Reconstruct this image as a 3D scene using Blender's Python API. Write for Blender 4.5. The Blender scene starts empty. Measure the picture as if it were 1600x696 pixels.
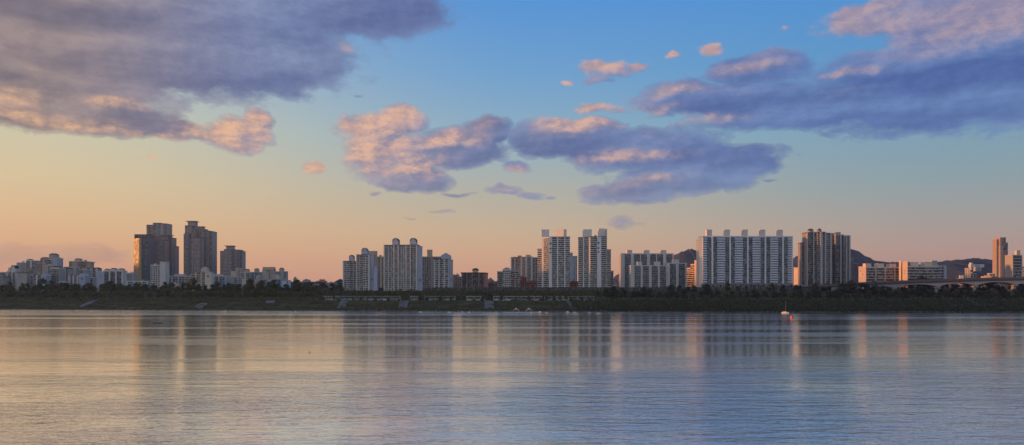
import bpy, bmesh, math, random
from mathutils import Vector
R = math.radians
random.seed(7)
SC = bpy.context.scene
COL = SC.collection

# ------------------------------------------------------------------ camera
F = 1142.0          # focal length in photograph pixels (1600 px wide)
HZ = 462.0          # horizon row
CH = 16.0           # eye height over the water
cd = bpy.data.cameras.new('camera'); cam = bpy.data.objects.new('camera', cd); COL.objects.link(cam)
cam.location = (0, 0, CH); cam.rotation_euler = (R(90), 0, 0)
cd.sensor_width = 36; cd.lens = 36 * F / 1600; cd.shift_y = (HZ - 348) / 1600
cd.clip_start = 1; cd.clip_end = 40000
SC.camera = cam
SC.view_settings.view_transform = 'Standard'; SC.view_settings.look = 'None'
SC.view_settings.exposure = 0.33; SC.view_settings.gamma = 1
SC.render.engine = 'CYCLES'
SC.cycles.max_bounces = 5; SC.cycles.diffuse_bounces = 2; SC.cycles.glossy_bounces = 3
SC.cycles.volume_bounces = 0; SC.cycles.transparent_max_bounces = 6
SC.cycles.use_denoising = True
SUN_AZ, SUN_EL = -88.0, 2.6      # degrees, clockwise from the view direction

def px(x, y, d):
    """point of the place seen at photograph pixel x, y at distance d"""
    return ((x - 800) / F * d, d, CH + (HZ - y) / F * d)
def lin(c):
    c = c / 255.0
    return c / 12.92 if c <= 0.04045 else ((c + 0.055) / 1.055) ** 2.4
def rgb(r, g, b): return (lin(r), lin(g), lin(b), 1)

# ------------------------------------------------------------------ node helper
class NT:
    def __init__(s, tree): s.t = tree; s.n = tree.nodes; s.l = tree.links
    def node(s, typ, **kw):
        n = s.n.new(typ)
        for k, v in kw.items(): setattr(n, k, v)
        return n
    def put(s, sock, v):
        if hasattr(v, 'links') or isinstance(v, bpy.types.NodeSocket): s.l.new(v, sock)
        else:
            try: sock.default_value = v
            except Exception: sock.default_value = (v, v, v)
    def m(s, op, a, b=None, c=None, clamp=False):
        n = s.node('ShaderNodeMath', operation=op); n.use_clamp = clamp
        s.put(n.inputs[0], a)
        if b is not None: s.put(n.inputs[1], b)
        if c is not None: s.put(n.inputs[2], c)
        return n.outputs[0]
    def v(s, op, a, b=None):
        n = s.node('ShaderNodeVectorMath', operation=op); s.put(n.inputs[0], a)
        if b is not None: s.put(n.inputs[1], b)
        return n.outputs['Value'] if op in ('LENGTH', 'DOT_PRODUCT') else n.outputs[0]
    def sep(s, a):
        n = s.node('ShaderNodeSeparateXYZ'); s.put(n.inputs[0], a); return n.outputs
    def comb(s, x, y, z=0.0):
        n = s.node('ShaderNodeCombineXYZ'); s.put(n.inputs[0], x); s.put(n.inputs[1], y); s.put(n.inputs[2], z); return n.outputs[0]
    def mix(s, f, a, b):
        n = s.node('ShaderNodeMix', data_type='RGBA'); s.put(n.inputs['Factor'], f)
        ia = [i for i in n.inputs if i.type == 'RGBA']
        s.put(ia[0], a); s.put(ia[1], b); return [o for o in n.outputs if o.type == 'RGBA'][0]
    def ss(s, a, lo, hi, t0=0.0, t1=1.0, interp='SMOOTHSTEP'):
        n = s.node('ShaderNodeMapRange', interpolation_type=interp)
        s.put(n.inputs[0], a)
        for i, q in zip((1, 2, 3, 4), (lo, hi, t0, t1)): n.inputs[i].default_value = q
        return n.outputs[0]
    def noise(s, vec, scale, detail=2, rough=0.5, dist=0.0, out='Fac'):
        n = s.node('ShaderNodeTexNoise'); s.put(n.inputs['Vector'], vec)
        n.inputs['Scale'].default_value = scale; n.inputs['Detail'].default_value = detail
        n.inputs['Roughness'].default_value = rough; n.inputs['Distortion'].default_value = dist
        return n.outputs[out]
    def ramp(s, f, stops, interp='LINEAR'):
        n = s.node('ShaderNodeValToRGB'); n.color_ramp.interpolation = interp; e = n.color_ramp.elements
        while len(e) < len(stops): e.new(0.5)
        for k, (p, c) in enumerate(stops): e[k].position = p; e[k].color = c
        s.put(n.inputs[0], f); return n.outputs[0]

# ------------------------------------------------------------------ sky
def build_world():
    w = bpy.data.worlds.new("World"); SC.world = w; w.use_nodes = True
    t = NT(w.node_tree); t.n.clear()
    out = t.node('ShaderNodeOutputWorld'); bg = t.node('ShaderNodeBackground')
    t.l.new(bg.outputs[0], out.inputs[0])
    d = t.node('ShaderNodeTexCoord').outputs['Generated']
    x, y, z = t.sep(d)
    az = t.m('ARCTAN2', x, y)
    el = t.m('ARCSINE', t.m('MINIMUM', t.m('MAXIMUM', z, -0.999), 0.999))
    sky = t.node('ShaderNodeTexSky', sky_type='NISHITA'); sky.sun_disc = False
    sky.sun_elevation = R(SUN_EL); sky.sun_rotation = R(SUN_AZ); sky.air_density = 1.0; sky.dust_density = 2.0
    # elevation 0..90 deg -> 0..1 with the lowest degrees spread out
    e01 = t.m('POWER', t.m('MAXIMUM', t.m('DIVIDE', el, R(90)), 0.0), 0.5)
    P = lambda deg: math.sqrt(deg / 90.0)
    def stops(l): return [(P(a), rgb(*c)) for a, c in l]
    left = t.ramp(e01, stops([(0, (194, 140, 112)), (1.0, (208, 150, 114)), (2.8, (214, 162, 118)), (5, (212, 174, 130)), (8, (204, 184, 146)), (12, (188, 186, 162)), (17, (158, 174, 182)), (24, (108, 146, 182)), (45, (84, 118, 156)), (90, (54, 84, 128))]))
    mid = t.ramp(e01, stops([(0, (190, 142, 116)), (1.0, (204, 150, 118)), (2.8, (206, 160, 124)), (5, (192, 167, 136)), (8, (168, 166, 154)), (12, (136, 164, 178)), (17, (104, 150, 192)), (22, (80, 138, 198)), (45, (74, 112, 156)), (90, (50, 82, 128))]))
    right = t.ramp(e01, stops([(0, (164, 132, 122)), (1.0, (180, 140, 124)), (2.8, (176, 144, 128)), (5, (156, 148, 142)), (8, (130, 150, 156)), (12, (110, 148, 172)), (17, (82, 138, 186)), (22, (68, 132, 196)), (45, (68, 108, 158)), (90, (50, 82, 128))]))
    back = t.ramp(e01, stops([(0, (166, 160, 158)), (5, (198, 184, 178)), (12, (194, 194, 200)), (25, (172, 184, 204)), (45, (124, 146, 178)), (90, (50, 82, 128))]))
    c = t.mix(t.ss(az, R(-37), R(2)), left, mid)
    c = t.mix(t.ss(az, R(-4), R(35)), c, right)
    # glow that grows towards the sun outside the left edge of the view
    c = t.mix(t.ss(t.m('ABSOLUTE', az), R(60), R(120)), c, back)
    sd = Vector((math.sin(R(SUN_AZ)) * math.cos(R(SUN_EL)), math.cos(R(SUN_AZ)) * math.cos(R(SUN_EL)), math.sin(R(SUN_EL))))
    g = t.m('POWER', t.m('MAXIMUM', t.v('DOT_PRODUCT', d, tuple(sd)), 0.0), 14.0)
    gc = t.node('ShaderNodeVectorMath', operation='SCALE'); gc.inputs[0].default_value = (1.3, 0.55, 0.16); t.put(gc.inputs['Scale'], g)
    c = t.v('ADD', c, gc.outputs[0])
    nis = t.node('ShaderNodeVectorMath', operation='SCALE'); t.put(nis.inputs[0], sky.outputs[0]); nis.inputs['Scale'].default_value = 0.06
    c = t.mix(0.06, c, nis.outputs[0])
    # ---- clouds, in (azimuth, elevation) space, unit = 100 px of arc
    def cpos(X, Y):
        a = math.atan((X - 800) / F); e = math.atan((HZ - Y) / math.hypot(F, X - 800))
        return a * F / 100, e * F / 100
    cl = [(60,-30,440,95,1),(250,55,330,80,1),(60,115,250,66,1),(520,-5,190,62,1),(420,85,120,55,1),(570,-8,85,36,1),(30,165,170,34,1),(190,186,95,28,1),(265,203,60,17,.9),
          (372,208,60,26,1),(402,187,34,18,1),(330,212,45,12,.8),(492,262,26,20,.55),(236,246,30,9,.4),
          (590,205,58,26,1),(632,186,42,20,1),(615,240,80,40,1),(650,278,60,20,1),(715,232,80,30,1),(765,200,36,18,1),(805,262,40,16,.6),(590,301,24,9,.45),
          (885,215,95,28,1),(915,200,55,16,1),(1000,232,130,32,1),(1110,248,105,22,1),(1060,280,105,24,1),(1155,258,70,16,1),(930,303,48,22,.6),(1000,298,75,20,1),
          (785,300,66,14,.5),(825,306,50,12,.45),(715,303,60,9,.42),(860,309,30,6,.4),(690,332,46,8,.42),(648,345,22,5,.38),(978,350,56,24,.36),
          (1350,162,290,32,1),(1540,132,330,64,1),(1480,96,230,34,1),(1570,30,200,55,1),(1400,22,120,28,1),(1140,156,135,24,1),(1190,108,85,26,1),(1060,150,90,24,.9),(930,168,66,17,.5),
          (945,106,74,20,.6),(1000,102,44,12,.52),(935,124,44,11,.5),(1112,75,30,15,.55),(1062,86,34,11,.5),(1165,96,34,18,.6),(890,128,28,11,.36),(1225,45,40,18,.3),(1150,92,45,14,.4),(470,110,50,14,.35),(1200,280,40,8,.3),(560,150,30,10,.25),
          (70,402,120,20,.8),(150,396,60,18,.8),(-600,60,420,150,1),(1900,-150,420,130,1),(100,-300,700,130,1),(1100,-420,500,110,1)]
    u = t.m('MULTIPLY', az, F / 100); vv = t.m('MULTIPLY', el, F / 100)
    base = t.comb(u, vv, 0.0)
    def blobs(q, lst):
        acc = None
        for (X, Y, rx, ry, wgt) in lst:
            a, e = cpos(X, Y); ca = math.cos(math.atan((X - 800) / F))
            sx = 100 / (rx * ca * ca * 1.18); sy = 100 / (ry * ca * 1.22)
            n = t.node('ShaderNodeVectorMath', operation='MULTIPLY_ADD'); t.put(n.inputs[0], q)
            n.inputs[1].default_value = (sx, sy, 0); n.inputs[2].default_value = (-a * sx, -e * sy, 0)
            r = t.m('SUBTRACT', wgt, t.v('LENGTH', n.outputs[0]))
            acc = r if acc is None else t.m('MAXIMUM', acc, r)
        return acc
    wv = t.noise(base, 1.3, 3, 0.55, out='Color')
    q0 = t.v('ADD', base, t.v('MULTIPLY', t.v('SUBTRACT', wv, (0.5, 0.5, 0.5)), (0.7, 0.30, 0.0)))
    f0 = blobs(q0, cl)
    LITS = [(600,226,86,44,.75),(380,206,66,34,.8),(590,196,62,22,1),(632,182,40,16,1),(600,238,62,26,1),(560,215,30,30,1),(650,262,50,16,.8),(690,215,45,12,.8),(375,206,62,28,1.1),(400,186,32,16,1.1),(330,212,45,10,.9),(492,262,24,18,1),(236,246,30,9,1),
            (30,180,150,11,.55),(110,196,90,8,.7),(255,216,80,6,.9),(0,150,60,18,.6),(975,244,75,9,.75),(885,195,40,10,.9),(915,192,35,9,1),(1020,283,50,8,.5),(810,270,22,8,.8),
            (930,168,50,14,.6),(950,104,64,16,.6),(1000,100,36,10,.5),(1112,75,30,14,.7),(1062,86,30,9,.5),(890,128,26,9,.5),(1420,30,200,18,1),(1560,30,150,28,1),(1340,14,60,12,.8),(1185,104,60,9,.45),(1060,142,45,8,.5),(1105,186,55,7,.7),(1320,118,60,6,.6),(1010,172,50,9,.6),(545,78,22,7,.5),(185,160,50,9,.7)]
    lf = blobs(q0, LITS)
    def detail(p):
        return t.noise(t.v('MULTIPLY', p, (1.0, 1.9, 1.0)), 2.0, 11, 0.67, 0.1)
    f1 = blobs(t.v('ADD', q0, (-0.30, 0.13, 0.0)), cl)
    n0 = detail(base); n1 = detail(t.v('ADD', base, (-0.10, 0.05, 0.0)))
    dens_raw = t.m('ADD', t.m('MINIMUM', t.m('MULTIPLY', f0, 2.9), 1.15), t.m('MULTIPLY', t.m('SUBTRACT', n0, 0.515), t.ss(vv, 2.3, 3.8, 2.8, 1.9)))
    soft = t.ss(vv, 2.2, 4.2, 0.26, 0.62)
    al = t.node('ShaderNodeMapRange', interpolation_type='SMOOTHSTEP'); t.put(al.inputs[0], dens_raw); al.inputs[1].default_value = -0.02; t.put(al.inputs[2], soft)
    alpha = al.outputs[0]
    thick = t.ss(dens_raw, 0.0, 0.95)
    lit = t.m('ADD', t.m('MULTIPLY', t.m('MULTIPLY', t.m('SUBTRACT', n0, n1), t.ss(vv, 2.4, 3.8, 1.5, 0.6)), t.ss(lf, -0.6, 0.2, 0.25, 1.0)), t.m('ADD', t.m('MULTIPLY', t.ss(lf, -1.0, 0.8), 0.55), t.m('MULTIPLY', t.m('SUBTRACT', t.m('MINIMUM', f0, 0.5), t.m('MAXIMUM', t.m('MINIMUM', f1, 0.5), -0.6)), 0.42)))
    litf = t.ss(lit, -0.02, 0.98, 0.03, 1.0)
    a1 = t.ss(az, R(-38), R(-8)); a2 = t.ss(az, R(-8), R(28))
    shc = t.mix(a2, t.mix(t.ss(az, R(-34), R(-17)), rgb(120, 108, 114), rgb(94, 110, 150)), rgb(74, 102, 156))
    lic = t.mix(a2, t.mix(a1, rgb(212, 164, 126), rgb(204, 160, 136)), rgb(170, 144, 144))
    DRK = [(330,118,190,26,1),(580,18,110,30,1),(120,22,300,20,1),(240,192,80,14,1),(30,130,120,18,.8),(1460,128,240,18,1),(1420,188,260,14,1),(1110,168,120,12,1),(870,226,90,16,1),(1130,240,100,18,1),(720,246,70,16,1),(1060,292,90,10,1),(765,200,40,16,1),(660,292,50,12,.8)]
    drk = t.ss(blobs(q0, DRK), -0.5, 0.6)
    streak = t.noise(t.v('MULTIPLY', base, (0.45, 1.7, 1)), 1.1, 5, 0.55, 0.3)
    shc2 = t.mix(t.m('SUBTRACT', t.m('ADD', t.m('MULTIPLY', t.ss(streak, 0.34, 0.68), 0.75), 0.42), t.m('MULTIPLY', drk, 0.62), clamp=True), t.v('MULTIPLY', shc, (0.70, 0.73, 0.85)), t.v('MULTIPLY', shc, (1.42, 1.32, 1.16)))
    cc = t.mix(litf, shc2, lic)
    cc = t.v('MULTIPLY', cc, t.mix(t.ss(t.m('SUBTRACT', n0, n1), -0.13, 0.13), (0.88, 0.89, 0.92, 1), (1.08, 1.07, 1.05, 1)))
    cc = t.mix(t.m('MULTIPLY', t.m('SUBTRACT', 1.0, thick), 0.70), cc, c)
    lowf = t.ss(vv, 0.3, 2.2, 0.30, 0.97)
    # away from the picked clouds nothing but clear sky
    c = t.mix(t.m('MULTIPLY', alpha, t.m('MULTIPLY', lowf, 0.94)), c, cc)
    # below the horizon: dull ground tone
    c = t.mix(t.ss(el, R(-3), R(0.0)), rgb(80, 76, 74), c)
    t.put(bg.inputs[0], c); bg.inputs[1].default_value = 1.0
    w.cycles.sampling_method = 'MANUAL'; w.cycles.sample_map_resolution = 512
build_world()
sl = bpy.data.lights.new('sun', 'SUN'); so = bpy.data.objects.new('sun', sl); COL.objects.link(so)
sl.energy = 5.0; sl.angle = R(0.5); sl.color = (1.0, 0.38, 0.11)
sv = Vector((math.sin(R(SUN_AZ)) * math.cos(R(SUN_EL)), math.cos(R(SUN_AZ)) * math.cos(R(SUN_EL)), math.sin(R(SUN_EL))))
so.rotation_euler = sv.to_track_quat('Z', 'Y').to_euler(); so.location = (-300, 100, 300)

# ------------------------------------------------------------------ materials
MATS = {}
def wall(r, g, b, rough=0.75, key=None, stain=0.16):
    k = ('w', r, g, b, rough)
    if k in MATS: return MATS[k]
    m = bpy.data.materials.new('painted_wall'); m.use_nodes = True; t = NT(m.node_tree); p = t.n['Principled BSDF']
    oc = t.node('ShaderNodeTexCoord').outputs['Object']
    n = t.noise(t.v('MULTIPLY', oc, (0.35, 0.35, 0.06)), 1.0, 4, 0.6)
    n2 = t.noise(oc, 0.9, 2, 0.6)
    f = t.m('ADD', t.m('MULTIPLY', n, 0.7), t.m('MULTIPLY', n2, 0.3))
    c = t.ramp(f, [(0.3, (r * (1 - stain) * .95, g * (1 - stain) * .95, b * (1 - stain) * .92, 1)), (0.7, (min(1, r * 1.06), min(1, g * 1.06), min(1, b * 1.06), 1))])
    t.put(p.inputs['Base Color'], c); p.inputs['Roughness'].default_value = rough
    MATS[k] = m; return m
def glass(r, g, b, light=0.27, cell=1.7, rough=0.12):
    k = ('g', r, g, b, light, cell)
    if k in MATS: return MATS[k]
    m = bpy.data.materials.new('window_glass'); m.use_nodes = True; t = NT(m.node_tree); p = t.n['Principled BSDF']
    oc = t.node('ShaderNodeTexCoord').outputs['Object']
    fl = t.v('FLOOR', t.v('DIVIDE', oc, (cell, 50.0, 2.8)))
    wn = t.node('ShaderNodeTexWhiteNoise'); wn.noise_dimensions = '3D'; t.put(wn.inputs[0], fl)
    f = wn.outputs[0]
    c = t.ramp(f, [(0.0, (r * .5, g * .5, b * .5, 1)), (0.45, (r, g, b, 1)), (0.66, (r * 1.8 + .02, g * 1.8 + .02, b * 1.7 + .02, 1)), (0.82, (light * .8, light * .76, light * .66, 1)), (1.0, (light, light, light * .95, 1))])
    t.put(p.inputs['Base Color'], c)
    t.put(p.inputs['Roughness'], t.ss(f, 0.6, 1.0, rough, 0.45, 'LINEAR'))
    p.inputs['IOR'].default_value = 1.38
    MATS[k] = m; return m
def plain(name, c, rough=0.6, metal=0.0, var=0.12, scale=0.5):
    k = ('p', name)
    if k in MATS: return MATS[k]
    m = bpy.data.materials.new(name); m.use_nodes = True; t = NT(m.node_tree); p = t.n['Principled BSDF']
    oc = t.node('ShaderNodeTexCoord').outputs['Object']
    n = t.noise(oc, scale, 4, 0.6)
    t.put(p.inputs['Base Color'], t.ramp(n, [(0.3, tuple(q * (1 - var) for q in c) + (1,)), (0.7, tuple(min(1, q * (1 + var)) for q in c) + (1,))]))
    p.inputs['Roughness'].default_value = rough; p.inputs['Metallic'].default_value = metal
    MATS[k] = m; return m

def water_mat():
    m = bpy.data.materials.new('river_water'); m.use_nodes = True; t = NT(m.node_tree); p = t.n['Principled BSDF']
    oc = t.node('ShaderNodeTexCoord').outputs['Object']; X, Y, Z = t.sep(oc)
    # wind patches: long bands across the river, ruffled near the viewer
    wob = t.m('MULTIPLY', t.m('SUBTRACT', t.noise(t.v('MULTIPLY', oc, (0.006, 0.012, 1)), 1.0, 4, 0.6), 0.5), 90.0)
    Yw = t.m('ADD', Y, wob)
    band = t.noise(t.v('MULTIPLY', oc, (0.0022, 0.026, 1)), 1.0, 5, 0.6)
    patch = t.noise(t.v('MULTIPLY', oc, (0.010, 0.022, 1)), 1.0, 4, 0.55, 0.3)
    far = t.ss(band, 0.50, 0.58)
    shoreband = t.m('MULTIPLY', t.ss(Yw, 560, 640), t.ss(X, -60, 160, 1.0, 0.0))
    near = t.ss(t.m('ADD', Yw, t.m('MULTIPLY', X, -0.25)), 115.0, 175.0, 1.0, 0.0)
    pd = t.v('LENGTH', t.v('MULTIPLY', t.v('SUBTRACT', t.comb(X, Yw, 0.0), (24.0, 112.0, 0.0)), (1 / 26.0, 1 / 46.0, 0.0)))
    pt = t.ss(pd, 0.7, 1.15, 1.0, 0.0)
    calm = t.ss(patch, 0.44, 0.60, 1.0, 0.3)
    amp = t.m('ADD', t.m('ADD', t.m('ADD', 0.36, t.m('MULTIPLY', pt, 0.55)), t.m('MULTIPLY', shoreband, 1.2)), t.m('ADD', t.m('MULTIPLY', far, 0.40), t.m('MULTIPLY', t.m('MULTIPLY', near, calm), 0.60)))
    n1 = t.noise(t.v('MULTIPLY', oc, (0.20, 0.66, 1)), 1.0, 3, 0.6, 0.5)
    n2 = t.noise(t.v('MULTIPLY', oc, (0.9, 2.2, 1)), 1.0, 3, 0.6, 0.2)
    n3 = t.noise(t.v('MULTIPLY', oc, (0.045, 0.20, 1)), 1.0, 3, 0.5, 0.6)
    h = t.m('SUBTRACT', t.m('ADD', t.m('MULTIPLY', n3, 0.9), t.m('ADD', t.m('MULTIPLY', n1, 0.62), t.m('MULTIPLY', n2, 0.24))), 0.88)
    bp = t.node('ShaderNodeBump'); t.put(bp.inputs['Height'], t.m('MULTIPLY', h, amp)); bp.inputs['Distance'].default_value = 0.22; bp.inputs['Strength'].default_value = 1.0
    t.put(p.inputs['Normal'], bp.outputs[0])
    gl = t.node('ShaderNodeBsdfGlossy'); gl.inputs['Color'].default_value = (0.97, 0.955, 0.92, 1)
    t.put(gl.inputs['Roughness'], t.m('ADD', t.m('MULTIPLY', t.ss(Yw, 130, 420), 0.06), t.m('ADD', 0.035, t.m('MULTIPLY', far, 0.06)))); t.put(gl.inputs['Normal'], bp.outputs[0])
    p.inputs['Base Color'].default_value = (0.10, 0.11, 0.095, 1); p.inputs['Roughness'].default_value = 0.5
    fr = t.node('ShaderNodeFresnel'); fr.inputs['IOR'].default_value = 1.4; t.put(fr.inputs['Normal'], bp.outputs[0])
    mx = t.node('ShaderNodeMixShader'); t.put(mx.inputs[0], t.m('ADD', 0.62, t.m('MULTIPLY', fr.outputs[0], 0.9), clamp=True))
    t.l.new(p.outputs[0], mx.inputs[1]); t.l.new(gl.outputs[0], mx.inputs[2]); t.l.new(mx.outputs[0], t.n['Material Output'].inputs['Surface'])
    return m
def ground_mat():
    m = bpy.data.materials.new('grassy_ground'); m.use_nodes = True; t = NT(m.node_tree); p = t.n['Principled BSDF']
    oc = t.node('ShaderNodeTexCoord').outputs['Object']
    n = t.noise(t.v('MULTIPLY', oc, (0.035, 0.12, 0.3)), 1.0, 6, 0.65)
    n2 = t.noise(oc, 0.5, 4, 0.7)
    c = t.ramp(t.m('ADD', t.m('MULTIPLY', n, .65), t.m('MULTIPLY', n2, .35)), [(0.34, (0.035, 0.042, 0.018, 1)), (0.5, (0.070, 0.070, 0.030, 1)), (0.62, (0.12, 0.105, 0.048, 1)), (0.75, (0.17, 0.145, 0.07, 1))])
    t.put(p.inputs['Base Color'], c); p.inputs['Roughness'].default_value = 0.95; p.inputs['Specular IOR Level'].default_value = 0.1
    bp = t.node('ShaderNodeBump'); t.put(bp.inputs['Height'], n2); bp.inputs['Distance'].default_value = 1.0; t.put(p.inputs['Normal'], bp.outputs[0])
    return m
def leaf_mat(name, a, b):
    m = bpy.data.materials.new(name); m.use_nodes = True; t = NT(m.node_tree); p = t.n['Principled BSDF']
    g = t.node('ShaderNodeNewGeometry')
    oi = t.node('ShaderNodeObjectInfo')
    n = t.noise(g.outputs['Position'], 0.22, 3, 0.6)
    f = t.m('ADD', t.m('MULTIPLY', n, 0.6), t.m('ADD', t.m('MULTIPLY', g.outputs['Random Per Island'], 0.3), t.m('MULTIPLY', oi.outputs['Random'], 0.25)))
    t.put(p.inputs['Base Color'], t.ramp(f, [(0.25, a + (1,)), (0.8, b + (1,))]))
    p.inputs['Roughness'].default_value = 0.8; p.inputs['Specular IOR Level'].default_value = 0.2
    return m
M_WATER = water_mat(); M_GROUND = ground_mat()
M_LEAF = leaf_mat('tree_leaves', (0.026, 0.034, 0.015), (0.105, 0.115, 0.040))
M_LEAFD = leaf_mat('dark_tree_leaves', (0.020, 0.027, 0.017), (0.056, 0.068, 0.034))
M_SHRUB = leaf_mat('shrub_leaves', (0.032, 0.035, 0.017), (0.115, 0.105, 0.045))
M_REED = leaf_mat('reed_leaves', (0.022, 0.028, 0.015), (0.075, 0.082, 0.034))
M_BARK = plain('bark', (0.07, 0.055, 0.04), 0.9)
M_CONC = plain('concrete', (0.30, 0.29, 0.27), 0.85, var=0.2, scale=0.15)
M_RAMP = plain('weathered_ramp', (0.13, 0.125, 0.115), 0.9, var=0.25, scale=0.2)
M_DARKC = plain('dark_concrete', (0.075, 0.070, 0.065), 0.9, var=0.25, scale=0.1)
M_ASPH = plain('asphalt', (0.05, 0.05, 0.05), 0.9)
M_ROOF = plain('dark_roof', (0.06, 0.045, 0.04), 0.8)
M_METAL = plain('grey_metal', (0.25, 0.25, 0.26), 0.5, 0.6)
M_WHITE = plain('white_paint', (0.75, 0.75, 0.73), 0.5, var=0.05)
M_GIRD = plain('girder_paint', (0.21, 0.24, 0.29), 0.6, var=0.08)

# ------------------------------------------------------------------ object helpers
def tag(o, label=None, cat=None, group=None, kind=None):
    if label: o['label'] = label
    if cat: o['category'] = cat
    if group: o['group'] = group
    if kind: o['kind'] = kind
    return o
def empty(name, loc, label, cat, group=None):
    o = bpy.data.objects.new(name, None); COL.objects.link(o); o.location = loc; o.empty_display_size = 1
    return tag(o, label, cat, group)
class MB:
    def __init__(s): s.v = []; s.f = []; s.m = []
    def quad(s, a, b, c, d, m=0):
        i = len(s.v); s.v += [a, b, c, d]; s.f.append((i, i + 1, i + 2, i + 3)); s.m.append(m)
    def poly(s, pts, m=0):
        i = len(s.v); s.v += list(pts); s.f.append(tuple(range(i, i + len(pts)))); s.m.append(m)
    def box(s, x0, x1, y0, y1, z0, z1, m=0, taper=0.0):
        i = len(s.v); tx = (x1 - x0) * taper / 2; ty = (y1 - y0) * taper / 2
        s.v += [(x0, y0, z0), (x1, y0, z0), (x1, y1, z0), (x0, y1, z0), (x0 + tx, y0 + ty, z1), (x1 - tx, y0 + ty, z1), (x1 - tx, y1 - ty, z1), (x0 + tx, y1 - ty, z1)]
        for q in ((3, 2, 1, 0), (4, 5, 6, 7), (0, 1, 5, 4), (1, 2, 6, 5), (2, 3, 7, 6), (3, 0, 4, 7)):
            s.f.append(tuple(i + k for k in q)); s.m.append(m)
    def prism(s, pts, y0, y1, m=0):
        """outline pts in x, z extruded over y"""
        n = len(pts); i = len(s.v)
        s.v += [(x, y0, z) for x, z in pts] + [(x, y1, z) for x, z in pts]
        s.f.append(tuple(range(i, i + n))); s.m.append(m)
        s.f.append(tuple(range(i + 2 * n - 1, i + n - 1, -1))); s.m.append(m)
        for k in range(n):
            a, b = k, (k + 1) % n; s.f.append((i + b, i + a, i + n + a, i + n + b)); s.m.append(m)
    def tube(s, pts, rad, seg=6, m=0):
        i0 = len(s.v); n = len(pts)
        for k, p in enumerate(pts):
            p = Vector(p); d = (Vector(pts[min(k + 1, n - 1)]) - Vector(pts[max(k - 1, 0)])).normalized()
            a = d.orthogonal().normalized(); b = d.cross(a); r = rad[k] if isinstance(rad, (list, tuple)) else rad
            for j in range(seg):
                q = p + (a * math.cos(2 * math.pi * j / seg) + b * math.sin(2 * math.pi * j / seg)) * r; s.v.append(tuple(q))
        for k in range(n - 1):
            for j in range(seg):
                a, b = i0 + k * seg + j, i0 + k * seg + (j + 1) % seg
                s.f.append((a, b, b + seg, a + seg)); s.m.append(m)
        s.f.append(tuple(i0 + seg - 1 - j for j in range(seg))); s.m.append(m)
        s.f.append(tuple(i0 + (n - 1) * seg + j for j in range(seg))); s.m.append(m)
    def lathe(s, prof, cx=0, cy=0, seg=14, m=0):
        i0 = len(s.v)
        for r, z in prof:
            for j in range(seg): s.v.append((cx + r * math.cos(2 * math.pi * j / seg), cy + r * math.sin(2 * math.pi * j / seg), z))
        for k in range(len(prof) - 1):
            for j in range(seg):
                a, b = i0 + k * seg + j, i0 + k * seg + (j + 1) % seg
                s.f.append((a, b, b + seg, a + seg)); s.m.append(m)
        s.f.append(tuple(i0 + seg - 1 - j for j in range(seg))); s.m.append(m)
        s.f.append(tuple(i0 + (len(prof) - 1) * seg + j for j in range(seg))); s.m.append(m)
    def build(s, name, mats, parent=None, loc=(0, 0, 0), rz=0.0, smooth=False, weld=True):
        me = bpy.data.meshes.new(name); me.from_pydata(s.v, [], s.f)
        if not isinstance(mats, (list, tuple)): mats = [mats]
        for m in mats: me.materials.append(m)
        me.polygons.foreach_set('material_index', s.m)
        if weld:
            b = bmesh.new(); b.from_mesh(me); bmesh.ops.remove_doubles(b, verts=b.verts, dist=0.0005); b.to_mesh(me); b.free()
        if smooth: me.shade_smooth()
        me.update()
        o = bpy.data.objects.new(name, me); COL.objects.link(o); o.location = loc; o.rotation_euler = (0, 0, rz)
        if parent is not None: o.parent = parent
        return o
def copy_tree(o, parent=None, loc=None, rz=None, sc=None):
    c = o.copy(); COL.objects.link(c); c.parent = parent
    if loc is not None: c.location = loc
    if rz is not None: c.rotation_euler = (0, 0, rz)
    if sc is not None: c.scale = sc
    for ch in list(o.children): copy_tree(ch, c)
    return c

# ------------------------------------------------------------------ terrain
def interp(x, xs, ys):
    if x <= xs[0]: return ys[0]
    for k in range(len(xs) - 1):
        if x <= xs[k + 1]:
            return ys[k] + (ys[k + 1] - ys[k]) * (x - xs[k]) / (xs[k + 1] - xs[k])
    return ys[-1]
def shore(X):
    return interp(X, [-3000, -1400, -580, -250, -128, 62, 300, 600, 3000], [1300, 980, 832, 765, 738, 712, 703, 698, 650]) + 1.6 * math.sin(X * 0.021) + 1.1 * math.sin(X * 0.067 + 1) + 0.5 * math.sin(X * 0.19)
PS = [-60, -8, 0, 3, 6, 60, 66, 118, 134, 162, 168, 205, 215, 12000]
PZ = [-5, -1.2, 0.0, 0.7, 1.2, 9.4, 10.0, 10.6, 12.0, 20.0, 20.6, 20.6, 20.0, 20.0]
def gz(X, Y):
    return interp(Y - shore(X), PS, PZ)
def grid_mesh(name, xs, ss, zf, mat, skirt=True):
    v = []; f = []
    for X in xs:
        for s in ss: v.append((X, shore(X) + s, zf(X, s)))
    n = len(ss)
    for i in range(len(xs) - 1):
        for j in range(n - 1):
            a = i * n + j; f.append((a, a + n, a + n + 1, a + 1))
    me = bpy.data.meshes.new(name); me.from_pydata(v, [], f); me.materials.append(mat); me.update()
    o = bpy.data.objects.new(name, me); COL.objects.link(o); return o
xs = [-5700, -4400, -3000, -2000, -1500] + [-1300 + 4 * k for k in range(576)] + [1100, 1500, 2000, 3000, 4400, 5700]
ss = [-60, -20, -8, -3, 0, 1.5, 3, 6] + [6 + 3 * k for k in range(1, 19)] + [63, 66, 75, 90, 105, 118, 126, 134, 141, 148, 155, 162, 168, 205, 215, 300, 600, 1500, 4000, 7000]
rt = random.Random(3)
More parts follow.
